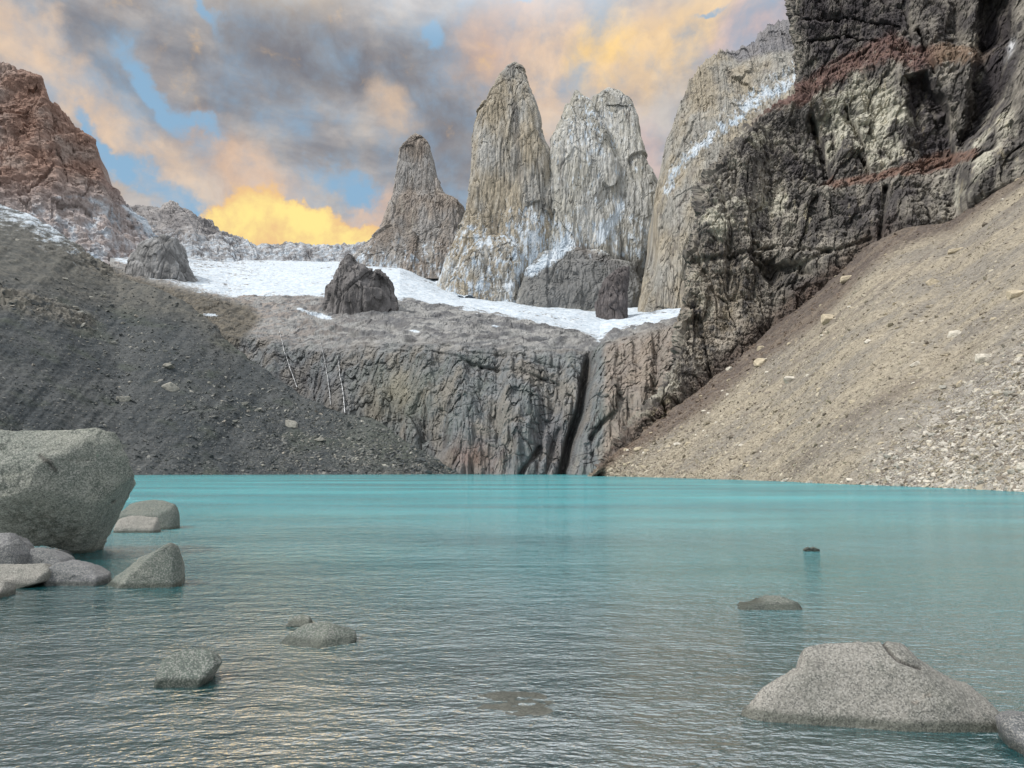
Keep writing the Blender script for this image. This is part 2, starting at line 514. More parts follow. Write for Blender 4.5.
def t3x(V, I, c, s):
    px, py = I['px'], I['py']
    s = s + .14 * gauss(px, py, 590, 130, 28, 60) + .29
    s = s * (1 - .45 * polym(px, py, [(520, 262), (560, 244), (640, 262), (650, 312), (515, 312)], 6))
    s = s + .35 * linem(px, py, [(600, 240), (606, 228), (622, 205)], 5)
    s = s + .5 * linem(px, py, [(566, 246), (545, 262), (530, 272)], 7)
    c = mixc(c, lin(108, 92, 88), .5 * linem(px, py, [(566, 242), (590, 254), (622, 268)], 5))
    c = mixc(c, lin(100, 101, 102), .8 * polym(px, py, [(520, 262), (560, 244), (640, 262), (650, 312), (515, 312)], 8))
    return c, s


t3 = [column([(575, 90), (571, 104), (562, 126), (553, 143), (550, 161), (549, 181), (549, 212), (546, 240), (540, 270), (530, 300), (520, 330)],
             [(577, 90), (583, 96), (590, 103), (604, 130), (615, 170), (620, 220), (620, 330)], 90, 330, YT - 20, .8, 480, 340, TD(34, 3.0)),
      column([(607, 88), (600, 95), (591, 102), (588, 120), (580, 150), (570, 200), (560, 250), (556, 330)],
             [(610, 88), (618, 92), (625, 99), (632, 110), (636, 122), (638, 141), (644, 161), (652, 181), (656, 196), (656, 216), (654, 243), (648, 270), (640, 300), (638, 330)],
             88, 330, YT + 10, .75, 500, 420, TD(36, 3.0)),
      column([(566, 243), (556, 250), (541, 256), (536, 265), (524, 276), (521, 290), (515, 306), (512, 330)], [(570, 243), (584, 252), (603, 254), (612, 264), (628, 268), (634, 282), (641, 296), (636, 330)], 245, 330, YT - 110, .55, 200, 360, TD(36, 1.6))]
o = join_parts('granite_tower', t3, M_tower, tower_col(lin(156, 154, 146), lin(174, 174, 171), 210, .20, t3x))
setp(o, label='broad frosted granite tower with a notched twin summit on a dark pedestal', category='rock tower', group='granite towers above the lake')


def ridge(name, sky, base, Ysky, Ybase, x0, x1, mat, colfn, disp, nx=500, ny=260, spike=0., spike_s=10., back=500., curve=0.15, amp=1., smooth=False, endfade=False):
    """a mountain face ruled from its skyline down to its foot, closed by a back slope"""
    px = np.linspace(x0, x1, nx)
    ys = interp(px, sky); yb = interp(px, base)
    if spike:
        q = np.stack([px / spike_s, 0 * px, 0 * px + .37], -1)
        ys = ys - spike * (np.abs(fbm(q, 5, .65)) * 2.2 - .35)
    Yt = interp(px, Ysky) if not np.isscalar(Ysky) else np.full(nx, float(Ysky))
    Yb_ = interp(px, Ybase) if not np.isscalar(Ybase) else np.full(nx, float(Ybase))
    A = P(px, ys, Yt); B = P(px, yb, Yb_)
    t = np.linspace(0, 1, ny)[:, None, None]
    G = A[None] * (1 - t) + B[None] * t
    prof = np.sin(np.pi * t[..., 0]) * curve
    G[..., 1] += prof * (Yt - Yb_)[None]
    nb = 24
    tb = np.linspace(1, 0, nb, endpoint=False)[:, None, None]
    Bk = A[None] + np.array([0, 1, -.9]) * back * tb
    G = np.concatenate([Bk, G]); tt = np.concatenate([np.zeros(nb), np.linspace(0, 1, ny)])[:, None] * np.ones((1, nx))
    N = normals(G); N = N * (1 if (N[nb + 2:] @ np.array([0, -1, .4])).mean() > 0 else -1)
    d, r1, e1, r2 = disp(G)
    fade = sstep(-.02, .05, tt) * .85 + .15
    G0 = G.copy(); G = G + N * (d * fade * amp)[..., None]
    ppx, ppy = pix(G)
    I = dict(px=ppx, py=ppy, r1=r1, e1=e1, r2=r2, t=tt)
    c, s = colfn(G, I)
    return gridobj(name, G, mat, c, s, flip=False, smooth=smooth), G


def c_m1(V, I):
    px, py = I['px'], I['py']
    n = fbm(V / 90., 5); st = fbm(V / np.array([30, 30, 90.]) + 4, 5)
    c = mixc(lin(138, 112, 100), lin(150, 135, 127), sstep(-.2, .4, n))
    c = mixc(c, lin(112, 88, 78), sstep(.05, .4, st) * .7)
    c = mixc(c, lin(160, 152, 150), sstep(165, 215, py) * .85)
    s = sstep(170, 235, py) * .46 + .5 * st + .12 * n + .45 * linem(px, py, [(125, 205), (145, 222), (162, 243)], 3.) + .3 * linem(px, py, [(50, 198), (80, 196), (100, 203)], 2.5)
    return c, s


ridge('mountain_face', [(-400, 40), (-200, 90), (-60, 50), (0, 62), (8, 64), (15, 69), (25, 70), (40, 75), (45, 95), (60, 108), (75, 125), (92, 136), (97, 160), (108, 180), (125, 203), (140, 218), (160, 238), (176, 262), (180, 270)],
      [(-400, 330), (180, 330)], [(-400, 1500), (180, 1700)], [(-400, 1050), (180, 1350)], -400, 180, M_far, c_m1, lambda G: crag(G, 80, 1.4, .1, .3),
      700, 420, 5, 9)[0]['kind'] = 'structure'


def c_m2(V, I):
    px, py = I['px'], I['py']
    n = fbm(V / 80., 5); st = fbm(V / np.array([16, 16, 40.]), 6, .6)
    c = mixc(lin(122, 120, 121), lin(150, 147, 146), sstep(-.3, .3, n))
    s = sstep(212, 252, py) * .24 + .26 + .5 * st + .3 * sstep(258, 284, py + 14 * n) + .15 * n - .3 * gauss(px, py, 190, 215, 40, 12)
    return c, s


ridge('mountain_ridge', [(60, 230), (125, 207), (135, 205), (160, 207), (166, 203), (172, 200), (180, 206), (195, 216), (210, 222), (225, 234), (240, 236), (257, 246), (275, 245), (290, 243), (315, 245), (345, 244), (365, 243), (385, 240), (420, 236), (480, 240)],
      [(60, 300), (480, 300)], 2400, [(60, 1500), (230, 1420), (345, 1400), (480, 1650)], 60, 480, M_far, c_m2, lambda G: crag(G, 95, 2.4, .05, .26), 620, 260, 3.5, 6)[0]['kind'] = 'structure'


def c_t4(V, I):
    px, py = I['px'], I['py']
    j = joints(V, 26, 7., .06, 5.)
    st = fbm(V / np.array([12, 12, 80.]), 5); n = fbm(V / np.array([60, 60, 110.]) + 2, 4)
    c = mixc(lin(154, 146, 131), lin(150, 148, 142), sstep(-.3, .3, n))
    c = mixc(c, lin(116, 110, 104), sstep(.05, .45, st) * .6)
    c = mixc(c, lin(90, 86, 84), j * .6)
    c = mixc(c, lin(118, 118, 124), .8 * polym(px, py, [(722, 52), (738, 40), (757, 20), (800, 5), (800, 50), (770, 52), (740, 62)], 4))
    s = .12 + .2 * st + .44 * linem(px, py, [(800, 78), (776, 92), (753, 104), (735, 122), (715, 135), (690, 153), (674, 172), (668, 190)], 9.) + .3 * fbm(V / np.array([6, 6, 20.]) + 9, 5, .6) \
        + .25 * linem(px, py, [(800, 60), (745, 95), (705, 120)], 9)
    return c, s


o, _ = ridge('granite_wall', [(636, 318), (640, 300), (645, 275), (650, 258), (653, 234), (655, 205), (655.5, 191), (661, 164), (667, 141), (677, 110), (688, 84), (698, 68), (706, 59), (720, 51), (737, 50), (755, 40), (765, 27), (780, 20), (800, 14), (850, 0), (950, -30)],
      [(636, 335), (950, 335)], [(636, 1500), (655, 1560), (700, 1640), (950, 1700)], [(636, 1420), (950, 1300)], 636, 950, M_tower, c_t4, lambda G: tower_disp(G, 26, 4.), 620, 520, 6, 7, curve=-.25)
setp(o, label='pale granite wall with a spiky crest and a diagonal snow ledge, behind the dark cliff', category='rock wall')

# knobs of rock that stick out of the snow
def knob(name, sky, Yc, dep, base_y, s, col, label, cat, amt=.2, seed=0.):
    xs = np.array(sky, float)
    x0, x1 = xs[0, 0], xs[-1, 0]
    nx, nr = 200, 160
    px = np.linspace(x0, x1, nx); ys = interp(px, sky)
    A = P(px, ys, Yc); th = np.linspace(0, np.pi, nr)
    G = np.empty((nr, nx, 3)); hz = A[:, 2] - P(px, base_y + 14, Yc)[:, 2]
    G[..., 0] = A[None, :, 0]
    sn = np.sin(th)[:, None]
    G[..., 1] = Yc - dep * np.cos(th)[:, None] * np.sqrt(np.clip(np.sin(np.linspace(0, np.pi, nx)), 0, 1))[None]
    G[..., 2] = (A[:, 2] - hz)[None] + hz[None] * sn ** .6
    N = normals(G); N = N * (1 if (N[:nr // 2] @ np.array([0, -1, .4])).mean() > 0 else -1)
    d, r1, e1, r2 = crag(G, s * 2.2, 2.6, .15, .2, seed)
    G = G + N * d[..., None] * .8
    n = fbm(G / s + seed, 5)
    c = mixc(col, np.array(col) * 1.7, sstep(-.25, .35, n))
    o = gridobj(name, G, M_far, c, amt + .3 * n + .3 * (N[..., 2] - .6), flip=True)
    return setp(o, label=label, category=cat)


knob('rock_outcrop', [(130, 278), (136, 263), (143, 252), (150, 244), (158, 240), (167, 237), (176, 241), (180, 255), (188, 270), (200, 290)], 1330, 60, 296, 26, lin(112, 112, 112),
     'grey rounded rock outcrop in the snow below the left mountain', 'rock outcrop', .3, 3.)
knob('rock_outcrop', [(328, 304), (331, 288), (337, 274), (345, 262), (352, 256), (357, 264), (366, 268), (374, 275), (378, 270), (385, 273), (392, 284), (395, 300)], 1060, 55, 314, 24, lin(92, 90, 90),
     'dark jagged rock outcrop rising from the snowfield left of the towers', 'rock outcrop', .06, 8.)
knob('rock_outcrop', [(596, 316), (600, 294), (606, 279), (613, 272), (624, 268), (636, 267), (640, 276), (640, 292), (634, 308), (628, 320)], 1370, 40, 322, 20, lin(82, 78, 78),
     'small black wedge of rock at the foot of the right tower', 'rock outcrop', .02, 14.)

# headwall, slabs and snow bench
def headwall():
    nx, ny = 960, 620
    px = np.linspace(110, 760, nx)
    lipY = interp(px, [(110, 1000), (200, 930), (300, 850), (420, 720), (560, 660), (600, 660), (700, 660), (760, 660)])
    lipy = interp(px, [(110, 335), (200, 330), (260, 338), (330, 350), (420, 345), (520, 350), (585, 352), (597, 345), (640, 332), (682, 320), (760, 318)])
    footY = interp(px, [(110, 930), (200, 860), (300, 800), (400, 700), (460, 640), (560, 615), (600, 600), (640, 590), (700, 580), (760, 580)])
    lipY = np.maximum(lipY, footY + 70)
    rows = [(footY, None), (footY + 24, lipy + 52), (lipY, lipy), (lipY + 110, lipy * 0 + interp(px, [(110, 310), (300, 322), (420, 325), (560, 334), (597, 341), (640, 329), (682, 317), (760, 312)])),
            (lipY * 0 + 1160, interp(px, [(110, 285), (230, 300), (400, 306), (520, 316), (600, 334), (640, 326), (680, 316), (760, 310)])),
            (lipY * 0 + 1350, interp(px, [(110, 264), (230, 285), (400, 290), (460, 303), (520, 309), (600, 318), (640, 316), (680, 311), (760, 300)])),
            (lipY * 0 + 1650, interp(px, [(110, 252), (230, 268), (400, 272), (460, 297), (520, 304), (600, 312), (640, 306), (680, 300), (760, 290)])),
            (lipY * 0 + 2300, interp(px, [(110, 252), (230, 260), (400, 262), (460, 290), (520, 296), (600, 300), (760, 280)]))]
    C = []
    for k, (Yr, yr) in enumerate(rows): C.append(PZ(px, Yr, -3.) if yr is None else P(px, yr, Yr))
    C = np.array(C)
    frac = [0, .36, .52, .62, .76, .88, .96, 1.0]
    t = np.linspace(0, 1, ny)
    # smooth-ish interpolation between control rows
    G = np.empty((ny, nx, 3))
    for a in range(3):
        for b in range(0, nx):
            pass
        idx = np.clip(np.searchsorted(frac, t, side='right') - 1, 0, len(frac) - 2)
        f = ((t - np.array(frac)[idx]) / (np.array(frac)[idx + 1] - np.array(frac)[idx]))[:, None]
        G[..., a] = C[idx][:, :, a] * (1 - f) + C[idx + 1][:, :, a] * f
    k = np.exp(-np.linspace(-2, 2, 61) ** 2); k /= k.sum()
    Gp = np.pad(G, ((30, 30), (0, 0), (0, 0)), mode='reflect', reflect_type='odd'); G = sum(k[i] * Gp[i:i + ny] for i in range(61))
    gx, gy = pix(G)
    # relief: folds, chimney, undercuts
    wallm = sstep(.56, .48, t)[:, None]
    fold = fbm(np.stack([gx / 26, gy / 160, 0 * gx], -1), 4)
    chim = linem(gx, gy, [(592, 338), (588, 375), (582, 410), (572, 440), (562, 480)], 5.)
    slabr = sstep(0, 14, gx - interp(gy, [(300, 600), (345, 593), (375, 588), (410, 582), (440, 572), (480, 566)]))
    G[..., 1] += wallm * (fold * 26 + chim * 28 - slabr * 16)
    for pts, w, a in (([(546, 476), (552, 452), (560, 430)], 3, 9), ([(520, 476), (530, 462), (540, 448)], 2.5, 10), ([(470, 365), (520, 372), (560, 384)], 1.6, 4), ([(590, 440), (600, 425), (612, 415)], 2.5, 9),
                      ([(395, 350), (440, 352), (500, 372)], 1.5, 4), ([(420, 395), (412, 415), (425, 440)], 3, 10), ([(440, 345), (470, 352), (520, 357), (560, 368)], 1.5, 3)):
        G[..., 1] += a * linem(gx, gy, pts, w)
    N = orient(normals(G))
    N = N * (1 - wallm[..., None]) + wallm[..., None] * np.array([0, -.98, .15])
    lay0 = fbm(np.stack([gx / 42, (gy + 5 * perlin(np.stack([gx / 60, gy / 30, 0 * gx], -1))) / 3.2, 0 * gx], -1), 5)
    jt = joints(G, 22, 4., .045, 2.) + .7 * joints(G * np.array([1, 1, 3.]), 34, 1., .04, 22.)
    d, r1, e1, r2 = crag(G, 24, 2.6, .16, .22); d = d - 2.2 * jt
    d2 = crag(G * np.array([1, 1, 2.]), 46, 1, .1, .3)[0]
    top = 1 - wallm
    n5 = fbm(G / np.array([60, 60, 60.]), 6)
    sgl = polym(gx + 6 * perlin(G / 60.), gy + 3 * perlin(G / 40. + 7), SNOW, 3.)
    G = G + N * ((d * .8 * wallm + top * ((d2 * .42 + n5 * 9 + lay0 * 7) * (1 - .8 * sgl) + sgl * 7 * fbm(G / 70. + 30, 3))))[..., None]
    ppx, ppy = pix(G)
    st = fbm(G / np.array([7, 7, 42.]) + .6 * perlin(G / 18.)[..., None], 6, .6); pa = fbm(G / np.array([26, 26, 32.]) + 8, 5); fine = fbm(G / 8., 5)
    grey, warm, green = lin(112, 116, 120), lin(122, 119, 114), lin(106, 111, 106)
    c = mixc(grey, warm, sstep(-.25, .3, pa)); c = mixc(c, green, .6 * sstep(0, .4, -pa))
    c = mixc(c, lin(76, 73, 73), wallm * sstep(.08, .4, st) * .75)
    c = mixc(c, lin(168, 160, 150), wallm * sstep(.2, .5, -st) * .35)
    c = mixc(c, lin(150, 134, 120), sstep(0, 8, ppx - 600) * wallm * .5)
    c = mixc(c, lin(62, 60, 60), wallm * np.clip(jt, 0, 1) * .55)
    c = mixc(c, lin(132, 98, 82), .5 * gauss(ppx, ppy, 475, 458, 22, 16))
    c = mixc(c, lin(90, 92, 96), .55 * gauss(ppx, ppy, 322, 385, 42, 26, 30))
    c = mixc(c, lin(120, 118, 96), .4 * gauss(ppx, ppy, 400, 395, 40, 30))
    c = mixc(c, lin(96, 92, 96), .5 * gauss(ppx, ppy, 555, 440, 26, 30))
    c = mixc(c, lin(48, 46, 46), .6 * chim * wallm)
    lay = lay0 + .5 * fbm(G / 12., 4)
    c = mixc(c, mixc(lin(142, 142, 141), lin(92, 93, 96), sstep(-.2, .25, lay)), (1 - wallm) * .85)
    lf = sstep(400, 250, ppx) * (1 - wallm)
    c = mixc(c, lin(160, 150, 142), lf * sstep(0, .3, lay + fine) * .6)
    brown = polym(ppx, ppy, [(100, 262), (130, 275), (190, 290), (250, 305), (262, 318), (238, 345), (150, 345), (80, 320)], 6)
    c = mixc(c, mixc(lin(84, 82, 77), lin(104, 99, 90), sstep(-.2, .2, fine)), brown)
    sn = sgl * (.92 + .42 * fine + .6 * n5 - .50 * sstep(330, 230, ppx) * sstep(-.25, .3, n5 + .3 * fine) - .35 * sstep(9, 0, -(ppy - interp(ppx, [(100, 262), (150, 281), (235, 299), (326, 300), (440, 306), (510, 318), (592, 341), (684, 318)]))) * sstep(-.1, .3, fine)) + .34 * fine * (1 - wallm) - .1
    sn += .12 * gauss(ppx, ppy, 240, 290, 60, 20)
    for cx_, cy_, rx, ry in ((315, 314, 12, 3), (327, 318, 9, 2.5), (360, 303, 16, 5), (373, 298, 8, 10), (414, 331, 9, 2), (195, 317, 12, 3), (495, 326, 7, 2), (440, 300, 16, 4), (300, 309, 8, 2), (212, 315, 12, 2)):
        sn += .8 * gauss(ppx, ppy, cx_, cy_, rx, ry, 8)
    o = gridobj('headwall', G, M_wall, c, sn, flip=False)
    o['kind'] = 'structure'
    return G, ppx, ppy


SNOW = [(100, 255), (130, 268), (150, 280), (185, 291), (235, 298), (290, 296), (326, 299), (340, 306), (352, 312), (372, 309), (385, 302), (410, 300), (440, 306), (470, 311), (510, 318), (545, 326), (575, 332), (592, 341),
        (600, 343), (610, 335), (640, 328), (684, 318), (700, 300), (700, 240), (100, 230)]
HW, HWx, HWy = headwall()


def at_pixel(G, gx, gy, x, y, vis=None):
    d = (gx - x) ** 2 + (gy - y) ** 2 + G[..., 1] * .002
    i = np.unravel_index(np.argmin(d), d.shape)
    return G[i], i


# ------------------------------------------------------------------ left scree slope
def left_slope():
    nx, ny = 900, 460
    px = np.linspace(-420, 466, nx)
    Yb = interp(px, [(-420, 150), (-250, 250), (0, 430), (120, 520), (300, 590), (466, 615)])
    yc = interp(px, [(-420, 60), (-250, 130), (0, 204), (30, 215), (60, 232), (85, 252), (100, 263), (117, 276), (160, 289), (190, 305), (215, 326), (233, 346), (262, 367), (302, 396), (345, 414), (372, 417), (400, 437), (430, 455), (458, 473), (466, 476)])
    Yc = interp(px, [(-420, 600), (-250, 760), (0, 850), (100, 830), (240, 740), (350, 680), (400, 655), (466, 618)])
    B = PZ(px, Yb, -2.); C = P(px, yc, Yc)
    t = np.linspace(0, 1, ny)[:, None, None]
    Yl = 1 / ((1 - t) / Yb[None, :, None] + t / Yc[None, :, None]); tt = (Yl - Yb[None, :, None]) / (Yc - Yb)[None, :, None]
    G = B[None] * (1 - tt) + C[None] * tt
    G[..., 2] -= (np.sin(np.pi * tt[..., 0]) * 7)
    nb = 14; tb = np.linspace(0, 1, nb + 1)[1:][:, None, None]
    G = np.concatenate([G, C[None] + np.array([-.1, 1., -.55]) * 260 * tb])
    gx, gy = pix(G)
    T_ = np.concatenate([tt[..., 0], np.ones((nb, nx))])
    # down-slope gullies and rock ribs near the crest
    gul = fbm(np.stack([(gx + gy * .9) / 38, gy / 240, 0 * gx], -1), 5)
    rock = np.clip(polym(gx, gy, [(-60, 268), (40, 296), (95, 318), (90, 330), (20, 312), (-60, 292)], 8) * 1.1 + gauss(gx, gy, 60, 250, 60, 10, 30) * .6 + gauss(gx, gy, 215, 335, 22, 10, 45) * .5 + gauss(gx, gy, 95, 262, 24, 7, 35), 0, 1)
    N = orient(normals(G), (0, 0, 1))
    d, r1, e1, r2 = crag(G, 18, 1.2, .2, .3)
    fine = fbm(G / 9., 5)
    edge = sstep(0, .04, T_)
    G = G + N * ((gul * 4 + fine * 1.8 + rock * (d * .7 + 2)) * edge)[..., None]
    ppx, ppy = pix(G)
    n = fbm(G / 50., 5); n2 = fbm(np.stack([(gx + gy * .9) / 9, gy / 70, 0 * gx], -1), 4)
    c = mixc(lin(58, 63, 66), lin(76, 79, 80), sstep(-.3, .3, n + .6 * n2))
    c = mixc(c, lin(70, 76, 68), .6 * sstep(.05, .4, fbm(G / 35. + 20, 4)))
    up = sstep(0, 18, interp(gx, [(-420, 110), (0, 290), (120, 320), (215, 335), (466, 480)]) - gy)
    c = mixc(c, mixc(lin(76, 77, 75), lin(96, 95, 90), sstep(-.2, .3, fine)), up * .9)
    c = mixc(c, lin(112, 108, 100), rock * sstep(-.1, .35, fine + .3) * .8)
    c = mixc(c, lin(90, 94, 86), .7 * gauss(ppx, ppy, 385, 445, 40, 30, 40))
    dd = gy - yc[None, :] if gy.shape[0] == 1 else gy - np.broadcast_to(yc, gy.shape)
    sn = .44 * sstep(66, 6, dd) * sstep(125, 50, gx) + .42 * fine - .02 + .12 * sstep(24, 0, dd) * sstep(140, 40, gx)
    o = gridobj('scree_slope', G, M_scree, c, sn, smooth=True)
    o['kind'] = 'structure'
    return G[:ny], ppx[:ny], ppy[:ny]


LS, LSx, LSy = left_slope()

# ------------------------------------------------------------------ right scree slope
CREST = [(590, 477), (596, 472), (608, 459), (640, 434), (691, 396), (729, 366), (772, 328), (820, 290), (873, 243), (905, 228), (954, 218), (994, 190), (1024, 172), (1100, 130), (1250, 60)]
FOOTY = [(560, 372), (596, 380), (640, 420), (691, 470), (772, 500), (873, 470), (954, 440), (1024, 400), (1100, 350), (1250, 290)]


def right_slope():
    nx, ny = 1000, 620
    px = np.linspace(590, 1030, 820)
    shy = interp(px, [(590, 477.), (600, 477.4), (679, 480.3), (780, 484.8), (825, 488.2), (885, 491.2), (960, 495.5), (1024, 500), (1030, 500.5)])
    Yb = (H + 1.0) / np.tan(np.arctan((shy + .6 - CY) / F) - TILT)
    B = PZ(px, Yb, -1.0)
    C = P(px, interp(px, CREST), interp(px, FOOTY))
    # carry the slope on beyond the right edge of the photograph, past the camera
    s = np.linspace(0, 1, 181)[1:, None]
    B2 = B[-1] + (np.array([46., -60, -1.]) - B[-1]) * s
    C2 = C[-1] + (np.array([330., 60, 200.]) - C[-1]) * s
    B = np.concatenate([B, B2]); C = np.concatenate([C, C2]); nx = len(B)
    k = np.linspace(0, 1, ny)[:, None]
    near = np.hypot(B[:, 0], B[:, 1])[None]; far = np.hypot(C[:, 0], C[:, 1])[None]
    Yl = 1 / ((1 - k) / near + k / far); tt = ((Yl - near) / (far - near))
    tt = np.where(np.abs(far - near) < 1, k, tt)[..., None]
    G = B[None] * (1 - tt) + C[None] * tt
    G[..., 2] -= np.sin(np.pi * tt[..., 0]) * interp(np.arange(nx), [(0, 0), (300, 4), (820, 10), (1000, 10)])
    nb = 10; tb = np.linspace(0, 1, nb + 1)[1:][:, None, None]
    G = np.concatenate([G, C[None] + np.array([.6, .7, .25]) * 60 * tb]); T_ = np.concatenate([tt[..., 0], np.ones((nb, nx))])
    gx, gy = pix(G)
    fall = gx - (500 - gy) * 1.25      # constant down the fall line
    gul = fbm(np.stack([fall / 34, gy / 300, 0 * gx], -1), 5)
    sc = np.clip(G[..., 1] / 300., .25, 1.5)
    N = orient(normals(G), (0, 0, 1))
    f1 = fbm(G / 3.5, 5); f2 = fbm(G / 14., 4)
    lumps = rocky(G, 5., 1., (.5, .4, .2), .05)[0]
    edge = sstep(0, .01, T_)
    G = G + N * ((gul * 2.5 * sc + f2 * 1.6 * sc + f1 * .35) * edge + lumps * .07 * edge)[..., None]
    ppx, ppy = pix(G)
    n = fbm(G / 40., 5); g2 = fbm(np.stack([fall / 7, gy / 130, 0 * gx + 5], -1), 4)
    tan, greyt, pale = lin(144, 136, 121), lin(124, 119, 111), lin(146, 143, 138)
    c = mixc(tan, greyt, sstep(-.3, .4, n + .7 * g2))
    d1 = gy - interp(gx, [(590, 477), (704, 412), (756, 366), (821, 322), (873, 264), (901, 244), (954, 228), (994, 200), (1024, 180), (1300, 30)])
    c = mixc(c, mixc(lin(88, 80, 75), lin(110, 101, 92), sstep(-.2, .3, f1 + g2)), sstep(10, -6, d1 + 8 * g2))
    c = mixc(c, lin(104, 94, 84), .6 * sstep(-.05, .3, g2) * sstep(60, 8, d1) * sstep(640, 760, gx) * .8)
    low = polym(ppx, ppy, [(840, 505), (880, 440), (960, 380), (1030, 330), (1100, 500), (1030, 520)], 26)
    c = mixc(c, mixc(lin(112, 108, 104), pale, sstep(-.2, .3, f1 + .4 * n)), low * .85)
    c = mixc(c, lin(92, 84, 78), .6 * linem(gx, gy, [(790, 470), (850, 420), (920, 380), (975, 340), (1030, 300)], 7) * sstep(-.25, .2, f2 + g2))
    c = mixc(c, lin(98, 106, 98), .5 * gauss(ppx, ppy, 975, 472, 20, 9))
    c = mixc(c, lin(120, 112, 98), sstep(4, 0, gy - 476) * 0)
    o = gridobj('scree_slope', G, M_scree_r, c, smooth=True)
    o['kind'] = 'structure'
    return G[:ny], ppx[:ny], ppy[:ny]


RS, RSx, RSy = right_slope()

# ------------------------------------------------------------------ dark cliff on the right
def buttress():
    nx, ny = 860, 800
    py = np.linspace(-150, 480, ny)
    EDGE = [(-150, 775), (-60, 786), (0, 788), (30, 791), (60, 795), (86, 797), (92, 800), (97, 796), (104, 782), (112, 768), (130, 741), (150, 726), (165, 716), (185, 701), (215, 697), (240, 691), (262, 688), (300, 684),
            (330, 681), (350, 676), (372, 668), (400, 650), (425, 628), (450, 612), (470, 598), (480, 592)]
    ex = interp(py, EDGE)
    ex = ex + 2.2 * fbm(np.stack([py / 9, 0 * py, 0 * py + 2], -1), 5)
    u = np.linspace(0, 1, nx)[None, :]
    far = 1330.
    s = u ** 1.15
    px = ex[:, None] + (far - ex[:, None]) * s
    PY = np.broadcast_to(py[:, None], px.shape)
    foot = interp(px, FOOTY)
    cy = interp(px, CREST)
    up = np.clip(cy - PY, 0, 400)
    Y = foot + 6 + up * .22
    red1 = interp(px, [(600, 230), (700, 165), (765, 110), (800, 90), (850, 62), (893, 44), (915, 58), (945, 50), (980, 55), (1100, 20)])
    red2 = interp(px, [(600, 240), (680, 212), (760, 190), (827, 184), (880, 176), (930, 163), (968, 154), (1000, 150), (1200, 110)])
    wx = 5 * fbm(np.stack([px / 30, PY / 30, 0 * px], -1), 4)
    Y += 20 * sstep(6, -10, PY - red1 + wx)                       # upper wall set back above the first ledge
    Y += 9 * sstep(4, -6, PY - red2 + wx) * sstep(800, 840, px)
    # big facets: pillars and recesses
    def rec(poly, soft, a):
        nonlocal Y
        Y = Y + a * polym(px + wx, PY + wx * .6, poly, soft)
    rec([(905, 78), (925, 75), (948, 110), (955, 160), (925, 168), (912, 140)], 6, 16)
    rec([(985, -20), (1010, -20), (1014, 60), (1005, 95), (990, 122), (965, 140), (975, 60)], 6, 34)
    rec([(812, 118), (830, 116), (838, 150), (832, 185), (818, 180)], 6, 8)
    rec([(756, 112), (790, 105), (815, 130), (822, 180), (790, 182), (765, 150)], 8, 7)
    rec([(1030, 60), (1008, 108), (988, 128), (962, 168), (968, 205), (1010, 190), (1200, 150), (1200, 30)], 16, -16)
    rec([(700, 240), (735, 235), (745, 300), (735, 340), (715, 350), (690, 340)], 14, 7)
    rec([(770, 250), (840, 236), (860, 258), (820, 296), (780, 300)], 12, -6)
    rec([(760, 270), (800, 262), (810, 275), (770, 290)], 5, 9)
    Y += 8 * fbm(np.stack([px / 60, PY / 130, 0 * px], -1), 4) * 1.6
    for pts, w, a in (([(846, 110), (862, 150), (868, 172)], 2.5, 8), ([(812, 115), (822, 150), (828, 182)], 3, 9), ([(885, 190), (882, 215), (878, 245)], 3, 9), ([(918, 32), (928, 55), (934, 72)], 3, 10), ([(720, 185), (730, 230), (727, 290)], 3, 6),
                      ([(655, 250), (700, 262), (780, 248), (830, 252), (870, 240)], 3, 5), ([(752, 262), (790, 272), (830, 250)], 2.5, 5), ([(800, 20), (850, 18), (900, 28)], 1.5, 5), ([(796, 44), (850, 36), (890, 44)], 1.5, 5)):
        Y += a * linem(px, PY, pts, w)
    # the wall turns the corner at its left edge
    w = np.clip((px - ex[:, None]) / 34., 0, 1)
    Y += 34 * (1 - np.sqrt(1 - (1 - w) ** 2))
    G = P(px, PY, Y)
    nb = 40
    tb = np.linspace(1, 0, nb, endpoint=False)[None, :, None]
    Bk = G[:, :1] + np.array([.62, 1, 0]) * 320 * tb ** 1.3
    G = np.concatenate([Bk, G], 1)
    px = np.concatenate([np.repeat(px[:, :1], nb, 1), px], 1); PY = np.broadcast_to(py[:, None], px.shape)
    red1 = np.concatenate([np.repeat(red1[:, :1], nb, 1), red1], 1); red2 = np.concatenate([np.repeat(red2[:, :1], nb, 1), red2], 1)
    N = orient(normals(G), (-.6, -1, 0))
    side = np.zeros(px.shape + (1,)); side[:, :nb] = 1
    side[:, nb:, 0] = (1 - w) ** 2
    N = N * side + (1 - side) * np.array([-.2, -.97, .1])
    d, r1, e1, r2 = crag(G, 34, 2.0, .18, .10)
    d2, q1, qe, q2 = crag(G, 9, 1.9, .26, .08, 40.)
    jb = joints(G, 16, 2.6, .05, 6.) + .7 * joints(G * np.array([1, 1, 3.]), 26, 1., .045, 26.)
    q3 = rocky(G, 3.4, 1.4, (.3, .2, 0.), .15, 70.)[0]
    hz = fbm(np.stack([G[..., 0] / 60, G[..., 1] / 60, G[..., 2] / 4.], -1), 4)
    G = G + N * (d * .9 + d2 * .7 + q3 * .7 + hz * 2.4 - 1.4 * jb)[..., None]
    ppx, ppy = px, PY
    st = fbm(G / np.array([4, 4, 34.]), 5); pa = fbm(G / np.array([16, 16, 26.]) + 8, 5); fine = fbm(G / 5., 5)
    dark, mid, pale = lin(86, 83, 81), lin(134, 129, 121), lin(174, 171, 158)
    c = mixc(mid, dark, sstep(-.3, .25, pa + .5 * st))
    P_ = np.zeros(px.shape)
